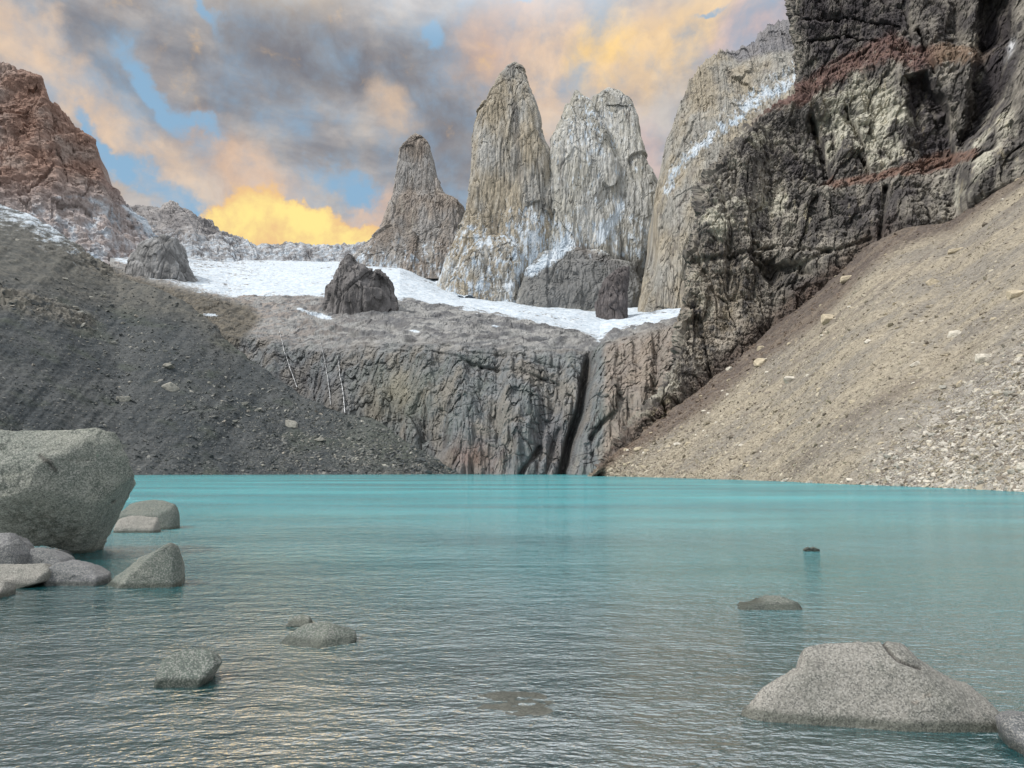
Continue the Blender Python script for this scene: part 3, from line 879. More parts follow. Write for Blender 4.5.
    for cx_, cy_, rx, ry, ro, a in ((866, 118, 46, 40, 0, 1.0), (820, 150, 30, 26, 0, .55), (893, 140, 14, 30, 0, .8), (717, 225, 14, 34, 0, .75), (755, 140, 22, 16, -30, .55), (735, 205, 22, 14, 0, .5), (775, 205, 26, 16, 0, .5),
                                    (985, 150, 16, 40, 20, .6), (985, 62, 10, 26, 0, .6), (970, 52, 18, 14, 0, .5), (808, 222, 8, 12, 0, .6), (798, 70, 14, 18, 0, .4), (960, 190, 16, 16, 0, .6), (700, 300, 16, 30, 0, .35),
                                    (740, 222, 30, 8, 0, .4), (672, 400, 20, 24, 30, .6), (655, 418, 16, 14, 0, .55), (735, 300, 14, 16, 0, .35), (1015, 140, 20, 30, 0, .4), (850, 220, 40, 18, 0, .25)):
        P_ = np.maximum(P_, a * gauss(ppx, ppy, cx_, cy_, rx, ry, ro))
    c = mixc(c, pale, np.clip(sstep(.25, .75, P_ + .9 * (pa * -1) + .5 * fine - .05), 0, 1) * .9)
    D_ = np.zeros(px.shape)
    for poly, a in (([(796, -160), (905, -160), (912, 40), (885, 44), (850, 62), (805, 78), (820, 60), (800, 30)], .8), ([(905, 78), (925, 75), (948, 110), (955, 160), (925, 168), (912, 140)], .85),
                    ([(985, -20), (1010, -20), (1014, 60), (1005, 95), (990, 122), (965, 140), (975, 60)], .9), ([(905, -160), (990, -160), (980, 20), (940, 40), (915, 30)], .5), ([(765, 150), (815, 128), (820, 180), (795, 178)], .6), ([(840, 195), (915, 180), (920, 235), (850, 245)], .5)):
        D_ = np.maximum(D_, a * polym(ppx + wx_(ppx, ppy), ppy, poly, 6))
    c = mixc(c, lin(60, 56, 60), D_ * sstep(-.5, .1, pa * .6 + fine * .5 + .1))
    c = mixc(c, lin(44, 41, 42), sstep(.16, .42, st) * .8)
    c = mixc(c, lin(178, 168, 140), sstep(.22, .5, -st) * .4 * sstep(.1, .5, P_ + .2))
    c = mixc(c, mixc(lin(132, 119, 104), lin(158, 144, 120), sstep(-.2, .3, pa)), .4 * gauss(ppx, ppy, 716, 310, 48, 55) * sstep(-.4, .15, -st + fine))
    c = mixc(c, lin(56, 53, 52), np.clip(jb, 0, 1) * .45); c = c * (1 + .35 * hz)[..., None]
    thick1 = interp(ppx, [(740, 0), (770, 5), (800, 11), (850, 14), (893, 17), (915, 14), (980, 10), (1000, 0)])
    r1m = sstep(1.2, .5, np.abs(ppy - red1 - 2 + 4 * fine) / np.maximum(thick1, .1)) * sstep(742, 775, ppx) * sstep(1000, 960, ppx)
    redc = mixc(lin(114, 90, 82), lin(92, 72, 69), sstep(-.2, .2, fine)); redc = mixc(redc, lin(130, 112, 92), .6 * sstep(920, 945, ppx)[..., None] [..., 0])
    c = mixc(c, redc, r1m * sstep(-.45, -.05, fine + .2 * pa + .1) * .9)
    thick2 = interp(ppx, [(815, 0), (830, 4), (900, 6), (940, 9), (968, 7), (985, 0)])
    r2m = sstep(1.2, .6, np.abs(ppy - red2 + 2 * fine) / np.maximum(thick2, .1)) * sstep(812, 832, ppx) * sstep(990, 968, ppx)
    c = mixc(c, mixc(lin(114, 90, 79), lin(94, 78, 72), sstep(-.2, .3, fine)), r2m * .9)
    c = mixc(c, lin(98, 72, 66), .5 * linem(ppx, ppy, [(772, 345), (800, 300), (850, 275), (905, 245)], 9))
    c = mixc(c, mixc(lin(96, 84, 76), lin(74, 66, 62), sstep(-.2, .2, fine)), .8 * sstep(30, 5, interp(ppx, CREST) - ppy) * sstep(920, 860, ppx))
    c = mixc(c, lin(150, 140, 112), .6 * gauss(ppx, ppy, 662, 412, 10, 16, 20) * sstep(-.1, .2, fine))
    c = mixc(c, lin(220, 222, 226), gauss(ppx, ppy, 1012, 46, 3, 8, 20))
    o = gridobj('rock_cliff', G, M_butt, c)
    setp(o, label='huge dark cliff crossed by two rust red bands above the tan scree', category='cliff')


def wx_(x, y): return 8 * fbm(np.stack([x / 14, y / 30, 0 * x], -1), 3)


buttress()

# ------------------------------------------------------------------ waterfalls down the headwall
mw = bpy.data.materials.new('falling_water'); mw.use_nodes = True; T = NT(mw.node_tree)
out = T.n('ShaderNodeOutputMaterial'); b = T.n('ShaderNodeBsdfPrincipled'); T.t.links.new(b.outputs[0], out.inputs[0])
tc = T.n('ShaderNodeTexCoord').outputs['Object']
nn = T.noise(T.vm('MULTIPLY', tc, (.8, .8, .1)), 1., 5, .6)
T.put(b.inputs['Base Color'], T.mix(T.ramp(nn, .35, .65), (.40, .41, .42, 1), (.78, .80, .82, 1))); b.inputs['Roughness'].default_value = .4
for pts, w, lab in (([(279, 330), (284, 350), (290, 368), (297, 387)], 1.5, 'forked white waterfall streak furthest left on the grey headwall'),
                    ([(320, 341), (325, 362), (328, 380), (331, 405)], 1.1, 'thin faint waterfall between the two brighter ones on the headwall'),
                    ([(337.5, 356), (340, 375), (343, 392), (345, 413)], 1.6, 'straight bright white waterfall, rightmost on the grey headwall')):
    ss = np.linspace(0, 1, 60); pa = np.asarray(pts, float); k = np.linspace(0, 1, len(pa))
    xs = np.interp(ss, k, pa[:, 0]) + .5 * perlin(np.stack([ss * 9, 0 * ss, 0 * ss + w], -1)); ys = np.interp(ss, k, pa[:, 1])
    Vv = []
    for x, y, s_ in zip(xs, ys, ss):
        p, _ = at_pixel(HW, HWx, HWy, x, y); Yp = p[1]
        hw = w * .75 * (.35 + .5 * s_) * (.8 + .4 * rng.random())
        Vv += [P(x - hw / 2, y, Yp - 2.6), P(x, y, Yp - 3.6), P(x + hw / 2, y, Yp - 2.6), P(x, y, Yp + 1.5)]
    f = gridfaces(60, 4, True)
    o = rawmesh('waterfall', np.array(Vv), f, mw, smooth=True)
    setp(o, label=lab, category='waterfall', group='waterfalls on the headwall')

# ------------------------------------------------------------------ stones
def ico(sub):
    import bmesh
    bm = bmesh.new(); bmesh.ops.create_icosphere(bm, subdivisions=sub, radius=1)
    V = np.array([v.co[:] for v in bm.verts]); Fc = np.array([[v.index for v in f.verts] for f in bm.faces]); bm.free()
    return V, Fc


I1, F1 = ico(1); I2, F2 = ico(2); I5, F5 = ico(5); I6, F6 = ico(6); I7, F7 = ico(7)


def rotm(n, r):
    q = r.normal(size=(n, 4)); q /= np.linalg.norm(q, axis=1)[:, None]
    w, x, y, z = q.T
    return np.stack([1 - 2 * (y * y + z * z), 2 * (x * y - z * w), 2 * (x * z + y * w), 2 * (x * y + z * w), 1 - 2 * (x * x + z * z), 2 * (y * z - x * w),
                     2 * (x * z - y * w), 2 * (y * z + x * w), 1 - 2 * (x * x + y * y)], -1).reshape(n, 3, 3)


def cut_radius(D, planes, p=14.):
    """radius of a body bounded by planes (nx,ny,nz,dist) in the directions D, edges slightly rounded"""
    acc = 0
    for nx_, ny_, nz_, h in planes:
        n = np.array([nx_, ny_, nz_], float); n /= np.linalg.norm(n)
        c = np.maximum(D @ n, 1e-3); acc = acc + (c / h) ** p
    return acc ** (-1 / p)


def rubble(name, pos, size, cols, mat, seed=1, kinds=10):
    """many loose stones in one mesh"""
    r = np.random.default_rng(seed); n = len(pos)
    protos = []
    for k in range(kinds):
        pl = [tuple(v) + (.55 + .45 * r.random(),) for v in r.normal(size=(9, 3))] + [(1, 0, 0, 1), (-1, 0, 0, 1), (0, 1, 0, 1), (0, -1, 0, 1), (0, 0, 1, .8), (0, 0, -1, .8)]
        protos.append(I1 * cut_radius(I1, pl, 10)[:, None])
    protos = np.array(protos)
    A = protos[r.integers(0, kinds, n)] * (np.array([1, .8, .55]) * (1 + .25 * r.normal(size=(n, 3))))[:, None, :]
    a = r.random(n) * 6.28; tl = r.normal(size=(n, 2)) * .35
    R = np.zeros((n, 3, 3)); R[:, 0, 0] = np.cos(a); R[:, 0, 1] = -np.sin(a); R[:, 1, 0] = np.sin(a); R[:, 1, 1] = np.cos(a); R[:, 2, 2] = 1
    R[:, 2, 0] = tl[:, 0]; R[:, 2, 1] = tl[:, 1]
    V = np.einsum('nij,nkj->nki', R, A) * size[:, None, None] + (pos - np.array([0, 0, .18]) * size[:, None])[:, None, :]
    Fc = F1[None] + (np.arange(n) * len(I1))[:, None, None]
    return rawmesh(name, V.reshape(-1, 3), Fc.reshape(-1, 3), mat, np.repeat(cols, len(I1), 0), np.zeros(n * len(I1)))


def bilerp_sample(G, n, r, weight=None):
    """random points spread evenly over the picture area of a slope"""
    ny, nx = G.shape[:2]
    i = r.integers(0, ny - 1, n); j = r.integers(0, nx - 1, n); u, v = r.random((2, n))[..., None]
    p = G[i, j] * (1 - u) * (1 - v) + G[i + 1, j] * u * (1 - v) + G[i, j + 1] * (1 - u) * v + G[i + 1, j + 1] * u * v
    if weight is not None:
        x, y = pix(p); k = r.random(n) < weight(x, y, p); p = p[k]
    return p


r = np.random.default_rng(11)
def wr(x, y, p):
    low = polym(x, y, [(850, 505), (880, 450), (960, 390), (1030, 340), (1500, 200), (1500, 700), (1030, 540)], 30)
    shore = np.clip(1 - (p[:, 2]) / 4., 0, 1)
    return (p[:, 2] > -.4) * (.62 + .38 * low + .5 * shore)
ps = bilerp_sample(RS, 110000, r, wr)
x, y = pix(ps); mpp = ps[:, 1].clip(25) / F
low = polym(x, y, [(850, 505), (880, 450), (960, 390), (1030, 340), (1500, 200), (1500, 700), (1030, 540)], 30)
sz = mpp * np.minimum(.55 + .42 * r.pareto(2.4, len(ps)), 3.2) * (1.1 + .6 * low)
cols = mixc(lin(132, 124, 109), lin(176, 168, 152), r.random(len(ps)) ** 1.5); cols = mixc(cols, lin(104, 96, 88), (r.random(len(ps)) < .28) * .8)
cols = mixc(cols, lin(186, 182, 174), low * (r.random(len(ps)) < .4) * .8)
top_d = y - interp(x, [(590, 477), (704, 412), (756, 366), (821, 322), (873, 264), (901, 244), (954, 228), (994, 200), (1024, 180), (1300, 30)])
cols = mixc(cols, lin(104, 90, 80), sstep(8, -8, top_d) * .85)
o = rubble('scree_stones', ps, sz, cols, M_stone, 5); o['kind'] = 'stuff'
setp(o, label='loose tan and grey stones covering the right scree slope')

pl_ = bilerp_sample(LS, 60000, r, lambda x, y, p: (p[:, 2] > 0) * (x > -60) * (1 - sstep(110, 70, x) * sstep(300, 270, y)) * (.5 + .5 * sstep(400, 470, y)))
mpp = pl_[:, 1] / F
x, y = pix(pl_)
clump = fbm(pl_ / 60., 4)
sz = mpp * np.minimum(.6 + .42 * r.pareto(2.4, len(pl_)), 2.8) * (1 + .6 * sstep(.1, .4, clump))
cols = mixc(lin(76, 80, 82), lin(124, 124, 120), r.random(len(pl_)) ** 1.6); cols = mixc(cols, lin(150, 144, 134), ((r.random(len(pl_)) < .05) * sstep(0, .3, clump + .15)))
o = rubble('scree_stones', pl_, sz, cols, M_stone, 6); o['kind'] = 'stuff'
setp(o, label='fine dark stones covering the left scree slope')

# boulders one can count on the slopes: shared shapes, one object each
def boulder_mesh(k, col, mat, sub=(I5, F5), seed=0, flat=.7):
    r = np.random.default_rng(100 + k + seed)
    pl = [tuple(v) + (.5 + .4 * r.random(),) for v in r.normal(size=(10, 3))] + [(1, 0, 0, .95), (-1, 0, 0, .95), (0, 1, 0, .8), (0, -1, 0, .8), (0, 0, 1, flat), (0, 0, -1, flat)]
    V = I3 * cut_radius(I3, pl, 16)[:, None]
    V = V + I3 * (fbm(V * 2.5 + k * 7, 4) * .09)[:, None]
    c = mixc(np.broadcast_to(col, V.shape), np.array(col) * .72, sstep(-.1, .4, fbm(V * 3 + k, 4)))
    o = rawmesh('boulder', V, F3, mat, c, np.zeros(len(V)))
    bpy.data.objects.remove(o); me = bpy.data.meshes[-1]
    return me


I3, F3 = ico(4)
pale_c, tan_c, dk_c = lin(196, 190, 178), lin(176, 165, 144), lin(150, 148, 140)


def mk(k, c):
    before = set(bpy.data.meshes.keys()); boulder_mesh(k, c, M_stone)
    return [bpy.data.meshes[n] for n in bpy.data.meshes.keys() if n not in before][0]


B_pale = [mk(k, pale_c) for k in range(5)]; B_tan = [mk(k + 20, tan_c) for k in range(4)]; B_dk = [mk(k + 40, dk_c) for k in range(4)]


def put_boulder(me, p, sx, sy, sz, label, group, seed):
    rr = random.Random(seed)
    o = bpy.data.objects.new('boulder', me); scene.collection.objects.link(o)
    o.location = p; o.scale = (sx, sy, sz); o.rotation_euler = (rr.uniform(-.25, .25), rr.uniform(-.35, .1), rr.uniform(0, 6.28) if abs(sx - sy) < 1e-6 else rr.uniform(-.3, .3))
    setp(o, label=label, category='boulder', group=group)
    return o


named = [(829, 317, 11, 8, 'largest tan boulder high on the right scree, wider than tall', B_tan[0]), (848, 277, 8, 5, 'tan block perched where the scree meets the dark cliff, above the largest tan boulder', B_tan[1]),
         (762, 361, 8, 6, 'lone tan boulder on the left edge of the upper scree', B_tan[2]), (791, 378, 9, 5, 'low pale slab lying alone in the smooth gravel of the middle scree', B_pale[0]),
         (932, 281, 6, 5, 'yellowish round boulder high on the smooth tan gravel', B_tan[3]), (956, 333, 8, 6, 'pale round boulder in the upper middle of the right scree', B_pale[1]),
         (986, 357, 8, 7, 'pale upright boulder at the top of the grey rubble on the right', B_pale[2]), (916, 363, 6, 4, 'small tilted pale slab on open gravel below the round boulders', B_pale[3]),
         (958, 331 - 82, 9, 4, 'flat tan slab near the top of the scree below the cliff corner', B_tan[1]), (1016, 292, 11, 9, 'large tan boulder cut by the right edge of the photo, mid slope', B_tan[0])]
for i, (x_, y_, a, b_, lab, me) in enumerate(named):
    p, _ = at_pixel(RS, RSx, RSy, x_, y_ + b_ * .4); m = p[1] / F
    put_boulder(me, p, a * m * 1.1, a * m * .9, b_ * m * 1.2, lab, 'boulders standing out on the right scree', i)

# grey rubble blocks low on the right, then the scattered ones higher up
r2_ = np.random.default_rng(23)
cand = bilerp_sample(RS[:, :820], 9000, r2_, lambda x, y, p: (p[:, 2] > -.3) * (x < 1040) * (x > 610))
x, y = pix(cand)
lowm = polym(x, y, [(850, 500), (890, 450), (960, 390), (1030, 345), (1060, 520)], 20)
shore = sstep(2.2, .2, cand[:, 2]) * (x > 780)
k1 = np.where(r2_.random(len(cand)) < np.maximum(lowm, shore * .8))[0][:150]
for i, j in enumerate(k1):
    m = cand[j, 1] / F; s_ = m * min(2.3 + 1.5 * r2_.pareto(2.6), 9)
    at_shore = cand[j, 2] < 2.0
    put_boulder((B_pale + B_dk[:2])[r2_.integers(0, 7)], cand[j], s_, s_ * .999 if False else s_, s_ * .8,
                'pale angular boulder on the waterline of the right shore' if at_shore else 'pale angular boulder in the grey rubble low on the right scree',
                'boulders along the right waterline' if at_shore else 'boulders in the grey rubble of the right scree', 1000 + i)
k2 = np.where((r2_.random(len(cand)) > lowm + .2) & (cand[:, 2] > 4))[0][:95]
for i, j in enumerate(k2):
    m = cand[j, 1] / F; s_ = m * min(2.1 + 1.0 * r2_.pareto(2.6), 5)
    put_boulder((B_tan + B_pale[:2])[r2_.integers(0, 6)], cand[j], s_, s_, s_ * .75,
                'small tan boulder scattered on the smooth gravel of the right scree', 'boulders scattered over the tan gravel of the right scree', 2000 + i)
# left slope
for i, (x_, y_, a, b_, lab) in enumerate([(171, 388, 9, 8, 'largest pale block halfway up the dark left scree'), (291, 425, 6, 8, 'upright greenish block near the foot of the dark left scree'),
                                          (169, 367, 7, 4, 'flat pale slab just above the largest block on the left scree'), (125, 400, 7, 5, 'dull greenish boulder left of the largest block on the left scree'),
                                          (320, 440, 6, 3, 'slanting grey slab low at the right end of the left scree')]):
    p, _ = at_pixel(LS, LSx, LSy, x_, y_); m = p[1] / F
    put_boulder(B_dk[i % 4], p, a * m, a * m * .9, b_ * m, lab, 'boulders standing out on the left scree', 3000 + i)
candl = bilerp_sample(LS, 6000, r2_, lambda x, y, p: (p[:, 2] > 6) * (x > 0) * (fbm(p / 60. + 3, 3) > .05))
trail = bilerp_sample(LS, 60000, r2_, lambda x, y, p: linem(x, y, [(60, 300), (130, 350), (200, 380), (262, 410), (320, 430), (380, 455)], 22) * (p[:, 2] > 5))
o = rubble('scree_stones', trail[:900], trail[:900, 1] / F * np.minimum(.9 + .6 * r2_.pareto(2.4, 900), 4.), mixc(lin(96, 100, 98), lin(156, 154, 146), r2_.random(900)), M_stone, 9); o['kind'] = 'stuff'
setp(o, label='band of larger pale stones running down the dark left scree')
for i in range(40):
    j = i; m = candl[j, 1] / F; s_ = m * min(1.5 + .8 * r2_.pareto(2.6), 4)
    put_boulder(B_dk[i % 4], candl[j], s_, s_, s_ * .75, 'small grey boulder scattered on the dark gravel of the left scree', 'boulders scattered over the left scree', 4000 + i)

# ------------------------------------------------------------------ lake bed and lake
def bed_depth(X, Y):
    """depth of the water: a stony shelf round the near shore that drops into the lake"""
    d = .35 + .045 * np.maximum(Y, 0) + .13 * np.maximum(Y - 10.5, 0) + .12 * np.maximum(Y - 22, 0)
    right = np.maximum(X - 2 - .1 * Y, 0); d = d + right * .14
    left = np.exp(-((X + 13) / 6.5) ** 2 - ((Y - 19) / 9) ** 2); d = d * (1 - .7 * left)
    return np.minimum(d, 14)


def bed():
    u = np.linspace(-1, 1, 420); v = np.linspace(0, 1, 420)
    X = np.sign(u) * (np.abs(u) ** 1.8) * 260; Y = -8 + 700 * v ** 2.6
    X, Y = np.meshgrid(X, Y)
    Z = -bed_depth(X, Y) + .9 * sstep(0, -7, Y)
    p = np.stack([X, Y, Z], -1)
    k = sstep(60, 20, Y)
    Z = Z + k * (.12 * fbm(p / 1.6, 4) + .10 * np.clip(fbm(p / .7 + 5, 3), 0, 1))
    p = np.stack([X, Y, Z], -1)
    n = fbm(p / 1.2, 5)
    c = mixc(lin(54, 80, 76), lin(100, 124, 112), sstep(-.3, .4, n))
    o = gridobj('lake_bed', p, M_stone, c, smooth=True); o['kind'] = 'structure'


bed()
mwt = bpy.data.materials.new('glacial_water'); mwt.use_nodes = True; T = NT(mwt.node_tree)
out = T.n('ShaderNodeOutputMaterial')
tc = T.n('ShaderNodeTexCoord').outputs['Object']
wv = T.noise(tc, .35, 3, .5, 0, True)
warped = T.vm('ADD', tc, T.scale(T.vm('SUBTRACT', wv, (.5, .5, .5)), .4))
va = T.mapping(warped, (0, 0, 0), (0, 0, math.radians(12)), (1.0, 1.9, 1)); vb = T.mapping(warped, (3, 1, 0), (0, 0, math.radians(-24)), (1.0, 1.5, 1))
rip = T.m('ADD', T.m('MULTIPLY', T.noise(va, 4.6, 3, .55), .8), T.m('MULTIPLY', T.noise(vb, 12., 3, .5), .32))
mid = T.noise(T.mapping(warped, (0, 0, 0), (0, 0, math.radians(8)), (.6, 1.1, 1)), 2.0, 3, .5)
gust = T.ramp(T.noise(T.mapping(tc, (0, 0, 0), (0, 0, .1), (.05, .11, 1)), 1.0, 3, .5), .3, .7, .55, 1.25)
hgt = T.m('MULTIPLY', T.m('ADD', T.m('MULTIPLY', rip, .065), T.m('MULTIPLY', mid, .085)), gust)
wy = T.sep(tc)[1]
ruf = T.ramp(wy, 14, 70)
swl = T.noise(T.mapping(warped, (5, 2, 0), (0, 0, math.radians(-6)), (.55, 1.2, 1)), .8, 4, .6)
spk = T.m('MULTIPLY', T.ramp(T.noise(vb, 9., 2, .5), .58, .78), .006)
hgt = T.m('ADD', hgt, spk)
hgt = T.m('ADD', T.m('MULTIPLY', hgt, T.m('ADD', .66, T.m('MULTIPLY', ruf, 1.3))), T.m('MULTIPLY', swl, T.m('MULTIPLY', T.m('ADD', .12, ruf), .30)))
nrm = T.bump(hgt, 1.0, 1.4)
milk = T.n('ShaderNodeAttribute', attribute_name='depth').outputs['Fac']
opq = T.m('SUBTRACT', 1.0, T.m('EXPONENT', T.m('MULTIPLY', T.m('MULTIPLY', milk, T.m('ADD', milk, .55)), -.36)))
n_far = T.noise(T.mapping(tc, (0, 0, 0), (0, 0, 0), (.012, .04, 1)), 1., 4, .55)
body = T.n('ShaderNodeBsdfDiffuse'); T.put(body.inputs['Color'], T.mix(T.ramp(n_far, .35, .65), lin(14, 126, 136), lin(56, 164, 172)))
refr = T.n('ShaderNodeBsdfRefraction'); refr.inputs['IOR'].default_value = 1.1; refr.inputs['Roughness'].default_value = .05
refr.inputs['Color'].default_value = (.72, .95, .90, 1); T.put(refr.inputs['Normal'], nrm)
mx = T.n('ShaderNodeMixShader'); T.put(mx.inputs[0], opq); T.put(mx.inputs[1], refr.outputs[0]); T.put(mx.inputs[2], body.outputs[0])
gl = T.n('ShaderNodeBsdfGlossy'); gl.inputs['Roughness'].default_value = .08; T.put(gl.inputs['Normal'], nrm)
fr = T.n('ShaderNodeFresnel'); fr.inputs['IOR'].default_value = 2.3; T.put(fr.inputs['Normal'], nrm)
mx2 = T.n('ShaderNodeMixShader'); T.put(mx2.inputs[0], T.m('POWER', fr.outputs[0], T.m('ADD', .40, T.m('MULTIPLY', ruf, .26)))); T.put(mx2.inputs[1], mx.outputs[0]); T.put(mx2.inputs[2], gl.outputs[0])
T.t.links.new(mx2.outputs[0], out.inputs[0])


def lake():
    u = np.linspace(-1, 1, 260); v = np.linspace(0, 1, 360)
    X = np.sign(u) * (np.abs(u) ** 1.8) * 620; Y = -40 + 800 * v ** 2.2
    X, Y = np.meshgrid(X, Y)
    G = np.stack([X, Y, 0 * X], -1)
    o = gridobj('lake_water', G, mwt, np.full(G.shape, .3), smooth=True, extra={'depth': bed_depth(X, Y)}); o['kind'] = 'structure'


lake()

# ------------------------------------------------------------------ foreground boulders
def granite(name, s, c1, c2, c3, wet=None, speck=1.):
    m = bpy.data.materials.new(name); m.use_nodes = True; T = NT(m.node_tree)
    out = T.n('ShaderNodeOutputMaterial'); b = T.n('ShaderNodeBsdfPrincipled'); T.t.links.new(b.outputs[0], out.inputs[0])
    g = T.n('ShaderNodeNewGeometry').outputs['Position']
    big = T.noise(g, 1.1 / s, 5, .6); medn = T.noise(g, 5. / s, 6, .65); fine = T.noise(g, 60. / s, 3, .6); cell = T.voro(g, 75. / s, 'F1', True)
    col = T.mix(T.ramp(big, .38, .62), c1, c2)
    col = T.mix(T.ramp(medn, .5, .72), col, c3)
    cr = T.sep(cell)[0]
    col = T.mix(T.m('MULTIPLY', T.ramp(cr, .6, .8), .38 * speck), col, (.46, .45, .42, 1))
    col = T.mix(T.m('MULTIPLY', T.ramp(cr, .3, .14), .5 * speck), col, (.05, .055, .055, 1))
    z = T.sep(g)[2]
    wl = T.m('MAXIMUM', T.ramp(T.m('ADD', z, T.m('MULTIPLY', medn, .08)), .10, .17), T.ramp(z, 0., -.03))
    col = T.mix(wl, T.mix(1., col, (.42, .45, .42, 1), 'MULTIPLY'), col)
    at = T.n('ShaderNodeAttribute', attribute_name='Col').outputs[0]
    col = T.mix(1., col, at, 'MULTIPLY')
    T.put(b.inputs['Base Color'], col); T.put(b.inputs['Roughness'], T.ramp(wl, 0, 1, .35, .85))
    b.inputs['Specular IOR Level'].default_value = .35
    h = T.m('ADD', T.m('MULTIPLY', medn, 1.), T.m('MULTIPLY', fine, .12))
    T.put(b.inputs['Normal'], T.bump(h, .8, .06 * s))
    return m


M_gr_big = granite('green_grey_granite', 2.2, lin(106, 112, 105), lin(130, 133, 124), lin(78, 86, 79))
M_gr = granite('speckled_granite', 1.0, lin(136, 134, 128), lin(118, 118, 112), lin(100, 102, 96))
M_pale = granite('silt_covered_stone', 1.0, lin(190, 188, 178), lin(176, 176, 164), lin(160, 158, 146), speck=.4)
M_gr_dk = granite('dull_green_granite', 1.0, lin(88, 98, 92), lin(104, 110, 102), lin(70, 78, 74))
M_gr_li = granite('lilac_grey_granite', 1.0, lin(112, 113, 116), lin(98, 101, 103), lin(84, 87, 89))


def hero(name, outline, Yd, dep, planes, mat, label, sub=6, rough=.02, rs=1., cracks=(), p=30., seed=0., parent=None, group=None, stain_shade=(), cen=None, prismk=1.0):
    """a boulder: the traced outline gives width and height at its real distance, planes cut its faces"""
    D, Fc = {5: (I5, F5), 6: (I6, F6), 7: (I7, F7)}[sub]
    ol = np.asarray(outline, float); W = P(ol[:, 0], ol[:, 1], Yd)
    if cen is None: cxz = np.array([(W[:, 0].min() + W[:, 0].max()) / 2, (W[:, 2].min() + W[:, 2].max()) / 2])
    else:
        q = P(cen[0], cen[1], Yd); cxz = q[[0, 2]]
    th = np.arctan2(W[:, 2] - cxz[1], W[:, 0] - cxz[0])
    # ray casting from the centre to the polygon
    ang = np.linspace(-np.pi, np.pi, 721); R = np.full(721, 1e9)
    n = len(W)
    for k, a in enumerate(ang):
        dx, dz = math.cos(a), math.sin(a); best = 0
        for i in range(n):
            x0, z0 = W[i, 0] - cxz[0], W[i, 2] - cxz[1]; x1, z1 = W[(i + 1) % n, 0] - cxz[0], W[(i + 1) % n, 2] - cxz[1]
            ex, ez = x1 - x0, z1 - z0; den = dx * ez - dz * ex
            if abs(den) < 1e-12: continue
            t = (x0 * ez - z0 * ex) / den; u = (x0 * dz - z0 * dx) / den
            if t > 0 and -1e-6 <= u <= 1 + 1e-6: best = max(best, t)
        R[k] = best if best > 0 else R[k - 1]
    kk = np.exp(-np.linspace(-1.5, 1.5, 5) ** 2); kk /= kk.sum(); R = np.convolve(np.pad(R, 2, mode='wrap'), kk, 'valid')
    a = np.arctan2(D[:, 2], D[:, 0]); h = np.hypot(D[:, 0], D[:, 2])
    Rp = np.interp(a, ang, R)
    acc = (np.maximum(h, 1e-3) / Rp) ** p
    size = max(np.ptp(W[:, 0]), np.ptp(W[:, 2])) / 2
    for nx_, ny_, nz_, hh in list(planes) + [(0, 1, 0, dep), (0, -1, 0, dep)]:
        nn = np.array([nx_, ny_, nz_], float); nn /= np.linalg.norm(nn)
        acc = acc + (np.maximum(D @ nn, 1e-3) / hh) ** p
    rad = acc ** (-1 / p)
    V = D * rad[:, None]
    tp = 1 - np.where(V[:, 1] > 0, .38, .08) * np.abs(V[:, 1]) / dep
    V[:, 0] *= tp; V[:, 2] *= np.where(V[:, 2] > 0, tp, 1)
    q = V / rs + seed
    v1, e1, _ = facet(q * 1.1); v2, e2, _ = facet(q * 3.1 + 4)
    dsp = rough * rs * (fbm(q * 1.3, 7, .62) * 1.5 + v1 * 1.2 + v2 * .9 - .25 * np.exp(-(e1 / .05) ** 2))
    C = np.array([cxz[0], Yd, cxz[1]])
    V = V + D * dsp[:, None] + C
    px, py = pix(V); front = V[:, 1] < Yd + dep * .3
    c = np.ones(V.shape)
    for pts, w, a_ in cracks:
        m = linem(px, py, pts, w) * front
        V = V - D * (m * a_)[:, None]; c = mixc(c, (.22, .2, .2), m * .9)
    for cx_, cy_, rx, ry, ro, colr, am in stain_shade:
        c = mixc(c, colr, am * gauss(px, py, cx_, cy_, rx, ry, ro) * front * sstep(-.2, .3, fbm(q * 6, 3) + .1))
    o = rawmesh(name, V - C, Fc, mat, c, np.zeros(len(V)), smooth=True)
    o.location = C
    return setp(o, label=label, category='boulder', group=group)


def water_Y(py): return H / math.tan(math.atan((py - CY) / F) - TILT)


G1 = 'boulders at the left shore'
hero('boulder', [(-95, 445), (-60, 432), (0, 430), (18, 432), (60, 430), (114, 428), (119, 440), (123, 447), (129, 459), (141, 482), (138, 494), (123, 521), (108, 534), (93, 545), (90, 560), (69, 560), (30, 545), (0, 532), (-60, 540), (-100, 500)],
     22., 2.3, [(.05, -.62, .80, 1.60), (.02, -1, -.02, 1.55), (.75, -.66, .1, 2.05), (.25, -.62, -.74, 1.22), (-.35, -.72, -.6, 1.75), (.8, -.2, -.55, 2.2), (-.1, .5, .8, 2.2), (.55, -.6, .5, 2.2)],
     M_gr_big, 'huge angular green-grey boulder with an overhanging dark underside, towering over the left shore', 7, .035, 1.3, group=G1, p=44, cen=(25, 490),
     cracks=(([(112, 502), (124, 498), (134, 488)], 1.2, .03), ([(40, 455), (50, 463), (56, 470)], 2.2, .03)), stain_shade=((50, 464, 12, 6, 20, (.35, .33, .33), .8), (50, 528, 70, 22, 22, (.34, .34, .31), .8)))  # last patch paints the shade under the overhang into the colour
hero('boulder', [(122, 514), (134, 499), (146, 496), (162, 498), (176, 505), (179, 514), (180, 535), (160, 540), (125, 540)], 33., 1.1, [(0, -.5, .85, .55), (0, -1, .2, .8), (.6, -.6, .5, 1.0)], M_gr_dk,
     'dark rounded boulder just behind the huge boulder, at the water', 5, .03, .7, group=G1)
